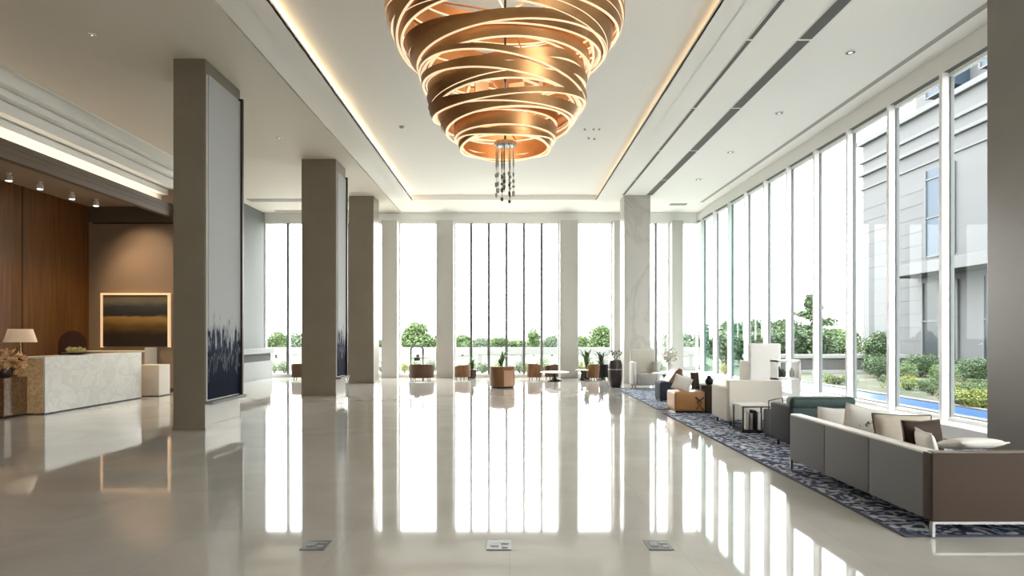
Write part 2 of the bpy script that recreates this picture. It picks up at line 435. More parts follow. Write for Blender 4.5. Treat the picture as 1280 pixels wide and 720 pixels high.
# beige wall
c = MB(); c.box(-11.4, 16.5, 0, -8.74, 16.7, 5.95)
struct('wall_reception', c, M['beige'], 'warm beige wall with the framed landscape', 'wall')
struct('trim_4', MB().box(-11.0, 16.47, 4.44, -8.74, 16.5, 4.48), M['groove'], 'dark shadow gap high on the beige wall', 'trim')
struct('trim_5', MB().box(-11.13, 16.475, 4.48, -8.735, 16.5, 4.9), M['fascia'], 'taupe bulkhead above the beige wall', 'trim')
struct('baseboard_reception', MB().box(-11.13, 16.485, 0, -8.735, 16.5, .1), M['groove'], 'dark skirting of the beige wall', 'baseboard')
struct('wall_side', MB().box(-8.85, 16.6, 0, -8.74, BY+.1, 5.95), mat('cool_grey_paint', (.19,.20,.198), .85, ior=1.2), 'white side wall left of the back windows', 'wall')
struct('wall_rear', MB().box(-11.4, YN-.2, 0, RX+.1, YN, 6.4), M['ceiling_left'], 'plain wall behind the viewer', 'wall')
# back wall header
struct('wall_back', MB().box(-8.74, BY-.03, HEAD, RX+.1, BY+.2, CM), M['white'], 'pale header above the back windows', 'wall')
struct('wall_right', MB().box(RX-.03, YN, HEAD, RX+.2, BY+.1, CM), M['white'], 'pale header above the right windows', 'wall')
struct('trim_6', MB().box(6.26, 1, CM-.004, 6.36, 20.5, CM+.01), mat('groove_shade_taupe', (.40,.37,.32), .7), 'taupe strip with groove shade in its colour, on the ceiling beside the right windows', 'trim')  # flat strip; the shade of a ceiling groove is put into its colour
struct('trim_7', MB().box(RX-.4, YN, 0.0, RX+.05, BY-.05, .2, bev=.01), M['white'], 'white ledge along the foot of the right windows', 'ledge')
struct('trim_8', MB().box(RX-.05, YN, HEAD-.04, RX+.04, BY, HEAD+.01), M['gasket'], 'dark head channel of the right windows', 'trim')

# back piers
BP = [(-4.49,-3.94,'back pier between the second and third left columns'), (-2.57,-1.97,'back pier left of the centre windows'),
      (1.77,2.40,'back pier right of the centre windows'), (3.66,4.06,'narrow back pier behind the marble column'), (5.69,6.09,'back pier nearest the corner of the glass walls')]
for x0, x1, lb in BP:
    struct('pier', MB().box(x0, BY-.45, 0, x1, BY+.1, HEAD, bev=.01), M['pier'], 'pale grey '+lb, 'pier')
# back windows
wn = [0]
def back_window(x0, x1, mulls, lb):
    wn[0] += 1
    r = thing('window_%d' % wn[0], lb, 'window', (0,0,0), kind='structure')
    f = MB()
    f.box(x0, BY-.06, 0, x1, BY+.06, .12); f.box(x0, BY-.06, HEAD-.06, x1, BY+.06, HEAD)
    f.box(x0, BY-.06, .12, x0+.05, BY+.06, HEAD-.06); f.box(x1-.05, BY-.06, .12, x1, BY+.06, HEAD-.06)
    f.build('window_frame', M['frame'], r)
    for m_ in mulls:
        MB().box(m_-.045, BY-.11, .12, m_+.045, BY+.07, HEAD-.05).build('mullion', mat('grey_mullion', (.15,.16,.16), .4), r)
    p = MB(); b = p.bm
    b.faces.new([b.verts.new(v) for v in ((x0+.05,BY,.12),(x1-.05,BY,.12),(x1-.05,BY,HEAD-.06),(x0+.05,BY,HEAD-.06))])
    p.build('window_pane', GLASS, r)
back_window(-8.74, -4.49, (-7.89,-6.8,-5.72), 'wide back window at the left corner, partly behind two columns')
back_window(-3.94, -2.57, (), 'undivided tall back window left of centre')
back_window(-1.97, 1.77, (-1.37,-.74,-.11,.51,1.14), 'central back window divided into six tall panes')
back_window(2.40, 3.66, (), 'undivided tall back window right of centre')
back_window(4.06, 5.69, (4.55,5.2), 'back window right of the marble column')
back_window(6.09, RX, (), 'narrow back window in the right corner')
# right windows
ys = [21.5-1.33*i for i in range(0, 22)]
edges = [BY-.02]+[y for y in ys if y > YN+.3]+[YN+.02]
names = ['at the far corner','second from the far corner','third from the far corner','fourth from the far corner','fifth from the far corner','sixth from the far corner',
         'in front of the tall pine','with the low grey garden wall outside','showing the left edge of the stone tower','showing the blue glass strip of the tower','beside the grey near column, above the yellow bush']
for i in range(len(edges)-1):
    y1, y0 = edges[i], edges[i+1]
    wn[0] += 1
    lb = 'tall right window '+(names[i] if i < len(names) else 'beside or behind the viewer')
    r = thing('window_%d' % wn[0], lb, 'window', (0,0,0), kind='structure')
    f = MB().box(RX-.03, y0, .18, RX+.05, y1, .26); f.box(RX-.03, y0, HEAD-.1, RX+.05, y1, HEAD-.03)
    f.build('window_frame', M['frame'], r)
    MB().box(RX-.14, y0-.035, .2, RX+.03, y0+.035, HEAD-.03, bev=.006).build('mullion', M['frame'], r)
    MB().box(RX-.025, y0+.035, .2, RX+.03, y0+.06, HEAD-.03).box(RX-.025, y0-.06, .2, RX+.03, y0-.035, HEAD-.03).build('gasket', M['gasket'], r)
    p = MB(); b = p.bm
    b.faces.new([b.verts.new(v) for v in ((RX,y0+.04,.2),(RX,y1-.04,.2),(RX,y1-.04,HEAD-.05),(RX,y0+.04,HEAD-.05))])
    p.build('window_pane', GLASS_G if i in (1, 3) else GLASS, r)

# ---------------------------------------------------------------- columns
def column(x0, x1, y0, y1, z, m, lb):
    r = thing('column', lb, 'column', ((x0+x1)/2, (y0+y1)/2, 0), kind='structure')
    hx, hy = (x1-x0)/2, (y1-y0)/2
    MB().box(-hx, -hy, 0, hx, hy, z, bev=.008).build('column_shaft', m, r)
    MB().box(-hx-.008, -hy-.008, 0, hx+.008, hy+.008, .06).build('column_foot', m, r)
    return r
column(-5.29, -4.79, 9.81, 11.09, CL, M['stone'], 'nearest left taupe stone column beside the reception desk')
column(-5.14, -4.29, 15.41, 16.3, CL, M['stone'], 'second left taupe stone column, with a dark print on its side')
column(-5.03, -4.25, 19.5, 20.3, CL, M['stone'], 'third left stone column nearest the back windows')
column(3.58, 4.40, 19.5, 20.2, CM, M['marble_pillar'], 'pale marble column with a diagonal vein, at the right')
column(6.06, 6.70, 7.3, 7.92, CM, M['stone_right'], 'large grey column at the right beside the sofa')

def wall_art(x, y0, y1, z0, z1, lb):
    r = thing('ink_print', lb, 'wall art', (x, (y0+y1)/2, z0))
    h = (y1-y0)/2
    MB().box(.012, -h, 0, .035, h, z1-z0).build('printed_panel', M['art'], r)
    MB().box(.002, h, -.02, .075, h+.05, z1-z0+.05).build('edge_frame', M['artframe'], r)
    MB().box(.002, -h-.02, -.03, .012, h, z1-z0).build('backing_board', M['white'], r)
    MB().box(.002, -h-.08, -.07, .13, h+.04, -.02, bev=.008).build('bottom_ledge', M['silverframe'], r)
wall_art(-4.79, 9.87, 11.02, .48, 5.62, 'tall ink print in navy and pale grey on the nearest left column')
wall_art(-4.29, 15.47, 16.22, .48, 5.55, 'tall dark-bottomed print on the second left column')

# ceiling fittings
for x0, x1, lb, grp in ((4.26, 4.45, 'wide grey slot air diffuser in the right ceiling', 'wide slot diffusers in the right ceiling'), (3.51, 3.58, 'thin grey slot air diffuser left of the wide slots', 'thin slot diffusers in the right ceiling')):
    yy = 3.7
    while yy < 19.4:
        y1 = min(yy+2.72, 19.45)
        r = thing('air_vent', lb, 'air vent', ((x0+x1)/2, yy, CM), group=grp)
        w_ = (x1-x0)/2
        MB().box(-w_, 0, -.006, w_, y1-yy, .004).build('slot', M['slot'], r)
        MB().box(-w_-.012, 0, -.012, -w_, y1-yy, .004).box(w_, 0, -.012, w_+.012, y1-yy, .004).build('flange', M['plastic'], r)
        yy += 2.78
def downlight(px, py, z, lb, r_=.085, grp=None):
    Y = (z-H0)*F/(CY-py); X = (px-CX)*Y/F
    r = thing('downlight', lb, 'downlight', (X, Y, z), group=grp)
    MB().lathe([(r_, 0), (r_, -.012), (r_*.85, -.016), (r_*.78, -.004)], n=24).build('trim_ring', M['plastic'], r, smooth=40)
    MB().lathe([(r_*.8, -.003), (r_*.8, -.010), (r_*.5, -.012), (.001, -.012)], n=24).build('baffle', M['darkring'], r, smooth=40)
    MB().lathe([(r_*.38, -.012), (r_*.3, -.018), (.001, -.02)], n=16).build('lens', M['led_white'], r, smooth=40)
    return Vector((X, Y, z))
for px, py, lb in ((1063,65,'round downlight nearest the grey near column'), (974,141,'second round downlight from the near end of the right ceiling'),
                   (913,190,'third round downlight from the near end of the right ceiling'), (873,224,'farthest round downlight of the right ceiling')):
    downlight(px, py, CM, lb)
downlight(115, 43, CL, 'small downlight in the grey ceiling left of the nearest column', .05)
downlight(349, 172, CL, 'small downlight in the grey ceiling between the left columns', .07)
# sensors in tray ceiling
def disc(px, py, z, lb, r_=.05, name='smoke_detector', cat='smoke detector', grp=None):
    Y = (z-H0)*F/(CY-py); X = (px-CX)*Y/F
    o = MB().lathe([(r_, 0), (r_, -.02), (r_*.7, -.035), (.001, -.035)], n=20).build(name, mat('grey_plastic', (.35,.34,.31), .5), smooth=40, loc=(X, Y, z))
    tag(o, lb, cat, grp)
disc(502, 158, CT+.02, 'small round sensor in the raised ceiling left of the chandelier', .05)
for px, py in ((731,161),(742,161),(749,161),(736,172),(743,173)):
    disc(px, py, CT+.02, 'tiny spotlight of the cluster right of the chandelier', .025, 'pin_spotlight', 'spotlight', 'pin spotlights right of the chandelier')
# flat dark strips at back left, recess shade put into their colour
for (a, b, c_, d, lb) in ((-8.4, -4.9, 19.9, 20.3, 'long strip of painted recess shade on the left ceiling before the back windows'), (-8.2, -5.0, 21.7, 22.0, 'second strip of painted recess shade on the left ceiling, nearer the glass')):
    tag(MB().box(a, c_, CL-.012, b, d, CL+.004, bev=.003).build('vent_and_recess_shade', mat('grille_and_recess_grey', (.27,.26,.23), .6)), lb, 'ceiling vent')
tag(MB().box(5.35, 20.7, CM-.012, 5.9, 20.95, CM+.004, bev=.003).build('vent_and_recess_shade', mat('grille_and_recess_grey', (.27,.26,.23), .6)), 'small air grille in the far right ceiling corner', 'ceiling vent')

# ---------------------------------------------------------------- lights of the room
L = 19.9
light('AREA', 'cove_led', (TX0-.15, TY1/2, CM+.05), 26, (1,.74,.46), (0, math.radians(180-25), 0), .04, L)
light('AREA', 'cove_led', (TX1+.15, TY1/2, CM+.05), 8, (1,.75,.48), (0, math.radians(180+25), 0), .04, L)
light('AREA', 'fascia_led', (-9.10, 5.3, 4.99), 13, (1,.82,.6), (0, math.radians(180-8), 0), .05, 22)
sx = []
for px, py in ((11,216),(50,227),(90,240),(120,249)):
    Y = (4.9-H0)*F/(CY-py); sx.append((px, (px-CX)*Y/F, Y))
for i, (px, X, Y) in enumerate(sx):
    r = thing('spotlight', ['spotlight nearest the left edge, above the lamp','second spotlight along the reception ceiling','third spotlight along the reception ceiling','spotlight nearest the beige wall'][i]+', white', 'spotlight', (X, Y, 4.9))
    MB().lathe([(.05,0),(.05,-.02),(.02,-.02),(.02,-.05)], n=16).build('mount', M['plastic'], r, smooth=40)
    MB().lathe([(.045,-.05),(.06,-.06),(.07,-.16),(.06,-.17)], n=16).build('lamp_head', M['plastic'], r, smooth=40)
    MB().lathe([(.055,-.170),(.05,-.176),(.001,-.178)], n=16).build('lens', mat('spot_lens', (.9,.9,.85), .4, emit=(1,.9,.75), es=3), r)
    light('SPOT', 'spot_lamp', (X, Y, 4.70), 70, (1,.74,.46), (0, math.radians(-16), 0), .05, spot=95, blend=.8)
light('SPOT', 'picture_lamp', (-9.6, 15.2, 4.6), 45, (1,.74,.48), (math.radians(38), 0, 0), .06, spot=90, blend=.9)

# ---------------------------------------------------------------- chandelier
CHY = 7.0; CHX = (631.5-CX)*CHY/F
ch = thing('chandelier', 'large tiered chandelier of woven bronze ribbons with lit edges', 'chandelier', (CHX, CHY, 3.5))
def prof(z, tier):
    if tier == 1: P_ = [(4.40,.93),(4.45,.95),(4.64,1.12),(4.95,1.27),(5.26,1.31),(5.6,1.28),(5.8,1.2)]
    elif tier == 2: P_ = [(3.70,.60),(3.80,.70),(4.07,.85),(4.40,.92),(4.65,.92)]
    else: P_ = [(3.50,.50),(3.62,.55),(3.9,.575),(4.0,.58)]
    if z <= P_[0][0]: return P_[0][1]
    for (a, ra), (b, rb) in zip(P_, P_[1:]):
        if z <= b: return ra+(rb-ra)*(z-a)/(b-a)
    return P_[-1][1]
def ribbon(tier, z0, hgt, amp, ph, k=1, off=0.0):
    n = 96; g = MB(); b = g.bm; lo = []; hi = []; pts = []
    for i in range(n):
        a = 2*PI*i/n
        z = z0+amp*math.cos(k*a-ph); zt = z+hgt*.80*(1+.18*math.sin(2*a+ph))
        r0 = prof(z, tier)+off; r1 = prof(zt, tier)+off
        lo.append((a, r0, z-3.5)); hi.append((a, r1, zt-3.5))
    def ring(rows, dr): return [b.verts.new(((r+dr)*math.cos(a), (r+dr)*math.sin(a), z)) for a, r, z in rows]
    th = .012
    A, B, C_, D = ring(lo, th), ring(hi, th), ring(hi, -th), ring(lo, -th)
    for i in range(n):
        j = (i+1) % n
        for P_, Q in ((A, B), (B, C_), (C_, D), (D, A)): b.faces.new((P_[i], P_[j], Q[j], Q[i]))
    o = g.build('ribbon', M['bronze'], ch, smooth=50)
    e = MB(); b = e.bm; rings = []
    for i in range(n):
        a, r, z = lo[i]; q = []
        for dr, dz in ((-.013,-.005), (.013,-.005), (.013,.004), (-.013,.004)):
            q.append(b.verts.new(((r+dr)*math.cos(a), (r+dr)*math.sin(a), z+dz)))
        rings.append(q)
    for i in range(n):
        j = (i+1) % n
        for m_ in range(4): b.faces.new((rings[i][m_], rings[j][m_], rings[j][(m_+1) % 4], rings[i][(m_+1) % 4]))
    e.build('light_strip', M['led'], o)
for a in (
    (1, 4.56,.10,.09, 0.4), (1, 4.66,.12,.06,-1.9), (1, 4.74,.10,.13, 2.6), (1, 4.88,.14,.07, 1.2,1,.03), (1, 4.98,.12,.12,-.6), (1, 5.08,.15,.05,3.0,1,-.03), (1, 5.25,.16,.1,.8), (1,5.42,.15,.1,-2.2), (1,5.6,.14,.05,1.0),
    (2, 4.47,.13,.02, 1.5), (2, 4.38,.10,.05,-.5,1,.02), (2, 4.14,.11,.12, .3), (2, 4.14,.10,.12, 2.9,1,.02), (2, 4.28,.09,.08,1.4,1,-.02), (2, 3.96,.09,.09,-1.2), (2, 3.92,.10,.07, 1.9,1,.02), (2, 3.80,.08,.05,-.2),
    (3, 3.84,.13,.015,1.2), (3, 3.68,.17,.0,0), (3, 3.62,.07,.035,.2,2,-.02), (3, 3.60,.06,.03,PI,2,-.035), (3,3.60,.05,.0,0,1,-.06),
    (1,4.62,.11,.10,1.6,1,-.04),(1,4.84,.16,.11,-2.6,1,-.03),(1,5.05,.2,.1,.2,1,-.06),(1,5.3,.22,.06,2.2,1,-.05),(2,4.50,.12,.0,0,1,-.03),(2,4.05,.16,.10,-2.4,1,-.03),(2,4.25,.12,.1,-.9,2,-.04),(2,3.86,.12,.06,.9,1,-.03),
    (1,4.95,.09,.20,2.0,1,.03),(1,4.80,.08,.17,-.9,1,.035),(1,5.2,.1,.2,-2.7,1,.02),(2,4.22,.07,.16,-2.9,1,.035),(2,4.0,.07,.13,.9,1,.035),(2,4.33,.07,.12,-1.6,1,-.05),(1,4.7,.08,.16,-2.9,1,-.06)):
    ribbon(*a)
MB().tube([(0,0,0.15),(0,0,2.5)], .012, 8).build('suspension_rod', M['blackmetal'], ch)
MB().lathe([(.28,2.52),(.28,2.46),(.25,2.45),(.001,2.45)], n=40).build('ceiling_canopy', M['bronze'], ch, smooth=40)
for zc, rr in ((1.62, 1.14), (.62,.86), (.36,.57)):
    s_ = MB()
    for k in range(6):
        a = k*PI/3+.3; s_.tube([(0,0,zc),(rr*math.cos(a), rr*math.sin(a), zc)], .009, 6)
    s_.build('spider_arm', M['bronze'], ch)
for k in range(6):
    a = k*PI/3+.2
    MB().box(-.1,-.01,-.13,.1,.01,.13, bev=.004).build('light_box', mat('lit_panel', (.4,.26,.16), .4, metal=.5), ch).matrix_local = Matrix.Translation((.42*math.cos(a), .42*math.sin(a), .86)) @ Matrix.Rotation(a+PI/2, 4, 'Z')
    MB().tube([(-.11,0,-.15),(.11,0,-.15)], .014, 6).build('light_bar', M['led'], ch).matrix_local = Matrix.Translation((.42*math.cos(a), .42*math.sin(a), .86)) @ Matrix.Rotation(a+PI/2, 4, 'Z')
rnd = random.Random(3)
for k in range(9):   # crystal strands
    a = 2*PI*k/9+.3; rr = .10 if k % 3 else .05
    x, y = rr*math.cos(a), rr*math.sin(a); ln = rnd.choice((.52,.62,.42,.58))
    g = MB(); z = .1
    g.tube([(x,y,.14),(x,y,.12-ln)], .003, 5)
    first = True
    while z > .12-ln:
        h_ = .26 if first else rnd.uniform(.035,.075)
        w_ = .010 if first else rnd.uniform(.010,.018)
        g.lathe([(.001,z),(w_,z-h_*.25),(w_*.9,z-h_*.75),(.001,z-h_)], (x,y,0), n=6)
        z -= h_+(.02 if first else rnd.uniform(.01,.05)); first = False
    g.build('crystal_strand', M['crystal'] if k % 3 else M['crystal_dark'], ch)
g = MB().lathe([(.125,.16),(.125,.12),(.11,.115),(.001,.115)], n=24); g.build('crystal_plate', M['crystal'], ch, smooth=40)
light('POINT', 'chandelier_glow', (CHX, CHY, 4.35), 6, (1,.84,.66), size=.25)
light('POINT', 'chandelier_glow', (CHX, CHY, 5.1), 14, (1,.84,.66), size=.3)
light('POINT', 'chandelier_glow', (CHX, CHY, 3.85), 1.6, (1,.84,.66), size=.15)

# ---------------------------------------------------------------- reception
dk = thing('reception_desk', 'long white marble reception desk with a honey onyx end', 'reception desk', (-8.8, 11.82, 0))
MB().box(-.04, 0, 0.02, 0, 3.1, 1.09, bev=.004).build('front_panel', M['desk'], dk)
MB().box(-.55, -.005, 1.05, -.04, 3.1, 1.09, bev=.004).build('worktop', M['desk'], dk)
MB().box(-.52, -.01, 0.02, -.045, .25, 1.045, bev=.01).build('onyx_end', M['onyx'], dk)
MB().box(-.48, 3.0, 0.0, -.05, 3.08, 1.05).box(-.48, .3, 0, -.42, 3.0, 1.05).build('carcass', M['brownwood'], dk)
MB().box(-.50, .01, 0, -.03, 3.08, .03).build('plinth', M['groove'], dk)
bl = thing('display_block', 'brown onyx block in front of the reception desk under the amber flowers', 'pedestal', (-9.42, 11.35, 0))
MB().box(-.32,-.1,.03,.30,.45,.72, bev=.012).build('stone_body', M['darkstone'], bl)
MB().box(-.29,-.07,0,.27,.42,.03).build('plinth', M['groove'], bl)
pd = thing('side_counter', 'low cream counter block at the far end of the reception desk', 'counter', (-8.83, 15.45, 0))
MB().box(-.29,-.2,.02,.26,.3,.77, bev=.008).build('counter_body', M['cream'], pd)
MB().box(-.27,-.18,0,.24,.28,.02).build('plinth', M['groove'], pd)
bc = thing('back_counter', 'grey counter below the framed landscape', 'counter', (-10.2, 16.2, 0))
MB().box(-.9,-.2,.04,.86,.26,1.06, bev=.006).build('counter_body', mat('grey_laminate', (.33,.31,.26), .5), bc)
MB().box(-.92,-.23,1.06,.86,.26,1.10, bev=.004).build('worktop', M['cream'], bc)
MB().box(.86,-.24,0,.90,.26,1.18, bev=.004).build('end_panel', M['cream'], bc)
# painting
pa = thing('framed_landscape', 'dark gold landscape painting in a glowing frame on the beige wall', 'painting', (-9.86, 16.5, 1.88))
pw, ph_ = .86, .68
MB().box(-pw,-.05,-ph_,pw,-.02,ph_).build('canvas', M['painting'], pa)
MB().box(-pw-.04,-.08,ph_,pw+.04,-.0,ph_+.05).box(-pw-.05,-.08,-ph_-.02,-pw,-.0,ph_+.05).box(pw,-.08,-ph_-.02,pw+.05,-.0,ph_+.05).build('light_frame', M['niche'], pa)
# lamp
lp = thing('table_lamp', 'table lamp with a wide linen shade behind the amber flowers', 'lamp', (-9.56, 12.0, .72))
MB().lathe([(.335,.80),(.33,.83),(.25,1.12),(.24,1.13),(.238,1.12),(.32,.82)], n=40).build('lamp_shade', M['lampshade'], lp, smooth=50)
MB().lathe([(.09,0),(.09,.02),(.03,.05),(.05,.2),(.07,.35),(.04,.5),(.015,.56),(.012,.86)], n=24).build('lamp_base', M['bronze'], lp, smooth=50)
MB().tube([(0,0,.85),(0,0,1.10)], .01).build('lamp_stem', M['bronze'], lp)
lp.location.z = .0
lp.location = (-9.56, 12.5, 0)
# table under lamp
tb = thing('console_table', 'dark wood table carrying the linen lamp', 'table', (-9.80, 12.5, 0))
MB().box(-.25,-.3,.68,.25,.3,.72, bev=.005).build('tabletop', M['brownwood'], tb)
for sx_ in (-.22,.22):
    for sy_ in (-.27,.27): MB().box(sx_-.02,sy_-.02,0,sx_+.02,sy_+.02,.68).build('leg', M['brownwood'], tb)
lp.location = (-9.80, 12.5, .72); lp.scale = (.82, .82, .80)
for ch_ in lp.children: pass
# flower vase on block
def petals(g, c, r, n, size, rnd):
    for _ in range(n):
        d = Vector((rnd.gauss(0,1), rnd.gauss(0,1), rnd.gauss(0,.8))).normalized()
        p = Vector(c)+Vector((d.x*r[0], d.y*r[1], d.z*r[2]))*rnd.uniform(.45,1)
        ax = Vector((rnd.gauss(0,1), rnd.gauss(0,1), rnd.gauss(0,1))).normalized()
        u = ax.orthogonal().normalized(); v = ax.cross(u)
        b = g.bm; cc = b.verts.new(p-ax*size*.25)
        rim = [b.verts.new(p+(u*math.cos(t*2*PI/10)+v*math.sin(t*2*PI/10))*size*(1 if t % 2 == 0 else .55)+ax*size*.2*(t % 2)) for t in range(10)]
        for t in range(10): b.faces.new((cc, rim[t], rim[(t+1) % 10]))
fv = thing('flower_arrangement', 'amber flowers spreading over a dark vase on the onyx block', 'flowers', (-9.30, 11.5, .72))
MB().lathe([(.08,0),(.11,.03),(.14,.14),(.09,.24),(.07,.27),(.06,.26)], n=24).build('vase', M['urn'], fv, smooth=50)
g = MB(); rnd = random.Random(5)
for _ in range(22):
    a = rnd.uniform(0, 2*PI); q = rnd.uniform(.1,.45)
    g.tube([(0,0,.2),(q*.4*math.cos(a), q*.4*math.sin(a), .35),(q*math.cos(a), q*math.sin(a), rnd.uniform(.2,.6))], .006, 5)
g.build('stems', M['stem'], fv)
g = MB(); petals(g, (0,0,.30), (.42,.24,.22), 210, .062, rnd); g.build('blossoms', M['flower_gold'], fv)
fb = thing('flower_bowl', 'low dark bowl of pale yellow flowers on the reception desk', 'flowers', (-9.10, 13.1, 1.09))
MB().lathe([(.10,0),(.24,.03),(.27,.05),(.25,.055),(.001,.04)], n=28).build('bowl', M['urn'], fb, smooth=50)
g = MB(); petals(g, (0,0,.10), (.20,.18,.07), 60, .04, rnd); g.build('blossoms', M['flower_yellow'], fb)
# chair behind desk
oc = thing('office_chair', 'brown leather chair back showing above the reception desk', 'chair', (-9.80, 14.0, 0), .6)
MB().box(-.27,-.26,.44,.27,.26,.54, bev=.04).build('seat', M['leather'], oc, smooth=40)
g = MB(); g.prism([(.26*math.cos(t), .30*math.sin(t)) for t in [PI*i/12 for i in range(13)]]+[(-.26,-.72),(.26,-.72)], .07, Matrix.Translation((0,-.20,1.30)) @ Matrix.Rotation(PI/2, 4, 'X'))
g.build('backrest', mat('red_brown_leather', (.07,.022,.012), .6, ior=1.3), oc, smooth=40)
MB().tube([(0,0,.06),(0,0,.44)], .03).build('gas_column', M['blackmetal'], oc)
g = MB()
for k in range(5):
    a = 2*PI*k/5; g.tube([(0,0,.09),(.28*math.cos(a),.28*math.sin(a),.03)], .025, 6)
g.build('star_base', M['blackmetal'], oc)
# bench along the white side wall
bn = thing('wall_console', 'long white console with a grey front along the white side wall', 'console', (-8.5, 19.6, 0))
MB().box(-.22,-2.6,.88,.2,2.4,1.05, bev=.01).build('console_top', mat('cool_white_paint', (.27,.28,.275), .8, ior=1.2), bn)
MB().box(-.2,-2.55,.62,.1,2.35,.88).build('front_panel', mat('console_grey', (.08,.083,.08), .8, ior=1.2), bn)
MB().box(-.2,-2.55,0,.16,2.35,.62, bev=.006).build('console_base', mat('cool_white_paint'), bn)

# ---------------------------------------------------------------- floor boxes
for px, lb in ((395,'floor socket plate left, in line with the second column'), (624,'floor socket plate at the middle of the foreground floor'), (823,'floor socket plate nearest the sofa side')):
    p = fx(px, 682); r = thing('floor_socket', 'dark '+lb, 'floor socket', (p.x, p.y, 0))
    MB().box(-.088,-.10,.001,.088,.10,.006, bev=.002).build('cover_plate', M['blackmetal'], r)
    MB().box(-.06,-.03,.006,-.005,.055,.009).box(.02,-.06,.006,.06,-.01,.009).box(.01,.02,.006,.07,.05,.009).build('metal_inlay', mat('grey_inlay', (.2,.2,.19), .5), r)

# ---------------------------------------------------------------- rugs
def rug(x0, x1, y0, y1, m, lb):
    r = thing('rug', lb, 'rug', ((x0+x1)/2, (y0+y1)/2, 0))
    hx, hy = (x1-x0)/2, (y1-y0)/2
    MB().box(-hx,-hy,.001,hx,hy,.010).build('rug_field', m, r)
    MB().box(-hx-.03,-hy-.03,.001,-hx,hy+.03,.012).box(hx,-hy-.03,.001,hx+.03,hy+.03,.012).box(-hx,-hy-.03,.001,hx,-hy,.012).box(-hx,hy,.001,hx,hy+.03,.012).build('rug_binding', mat('rug_edge', (.06,.065,.09), .9), r)
rug(2.96, 6.2, 4.66, 11.9, M['rug'], 'long navy and white marbled rug under the grey sofa')
rug(3.0, 6.0, 12.6, 17.6, M['rug2'], 'slate blue rug at the far lounge group beyond the tan chair')

# ---------------------------------------------------------------- main sofa
sf = thing('sofa', 'grey fabric sofa with brown leather end and steel legs, seen from behind', 'sofa', (3.12, 4.62, .01))
LEN = 2.33; DEP = 1.0
g = MB()
for a, b_ in ((.09,.80),(.81,1.56),(1.57,LEN)): g.box(0, a, .11, .13, b_, .60, bev=.012, seg=3)
g.build('back_panel', M['sofa_fabric'], sf, smooth=40)
MB().box(.005, .02, .595, .125, LEN-.0, .618, bev=.01).build('back_piping', M['welt'], sf)
MB().box(-.004, -.02, .115, DEP, .088, .615, bev=.01, seg=3).build('side_panel', M['leather'], sf, smooth=40)
MB().box(0.02, 0, .612, DEP-.02, .075, .625, bev=.005).build('arm_piping', mat('taupe_piping', (.16,.12,.095), .5), sf)
MB().box(.13, .09, .12, DEP, LEN, .26, bev=.01).build('seat_base', M['sofa_fabric'], sf)
for i in range(3):
    a = .10+i*.745; MB().box(.13, a, .26, DEP-.01, a+.735, .42, bev=.04, seg=3).build('seat_cushion', M['seat_grey'], sf, smooth=40)
MB().box(0,-.02,.095,DEP,.01,.115).box(0,LEN-.02,.095,DEP,LEN+.01,.115).box(DEP-.025,0,.095,DEP,LEN,.115).build('steel_frame', M['chrome'], sf)
for x_, y_ in ((.0,-.015),(DEP-.03,-.015),(.0,LEN-.03),(DEP-.03,LEN-.03)):
    MB().box(x_, y_, 0, x_+.022, y_+.035, .1).build('leg', M['chrome'], sf)
# cushions
def cushion(lb, m, w_, h_, t_, loc, rot, pm=None, name='cushion'):
    r = thing(name, lb, 'cushion', loc); r.rotation_euler = rot
    MB().pillow(w_, h_, t_).build('cover', m, r, smooth=True)
    # piped seam
    s_ = MB(); pts = []
    n = 24
    def e(u, v):
        pin = 1-.07*(1-abs(v))*abs(u)**4; pin2 = 1-.07*(1-abs(u))*abs(v)**4
        return (u*w_/2*pin, 0, v*h_/2*pin2)
    for i in range(n): pts.append(e(-1+2*i/n, -1))
    for i in range(n): pts.append(e(1, -1+2*i/n))
    for i in range(n): pts.append(e(1-2*i/n, 1))
    for i in range(n+1): pts.append(e(-1, 1-2*i/n))
    s_.tube(pts, .006, 5); s_.build('seam', pm or m, r)
    return r
SZ = .43
patt = mat('beige_print_fabric', (.58,.52,.42), .85, noise=(9, (.50,.43,.36), .4, .7))
patt2 = mat('ivory_print_fabric', (.74,.72,.68), .85, noise=(7, (.12,.09,.09), .62, .66))
cushion('brown leather square cushion nearest the sofa arm', M['leather'], .36, .36, .14, (3.46, 5.22, SZ+.18), (math.radians(-10), 0, math.radians(8)), mat('taupe_piping', (.16,.12,.095), .5))
cushion('beige printed cushion behind the brown leather one', patt, .48, .34, .16, (3.60, 5.72, SZ+.175), (math.radians(-14), 0, math.radians(-18)), M['leather'])
cushion('ivory cushion with a dark patch, middle of the sofa', patt2, .38, .36, .15, (3.48, 6.12, SZ+.185), (math.radians(-12), math.radians(10), math.radians(-30)))
cushion('small cream cushion at the far end of the sofa', M['whitef'], .34, .30, .13, (3.44, 6.60, SZ+.15), (math.radians(-14), 0, math.radians(-35)))
cushion('flat white cushion lying over the brown leather arm', M['whitef'], .36, .34, .09, (3.58, 4.86, SZ+.225), (math.radians(78), 0, 0))
cushion('white square cushion upright in the near corner of the sofa', M['whitef'], .34, .30, .10, (3.335, 4.98, SZ+.16), (math.radians(-12), 0, math.radians(75)))

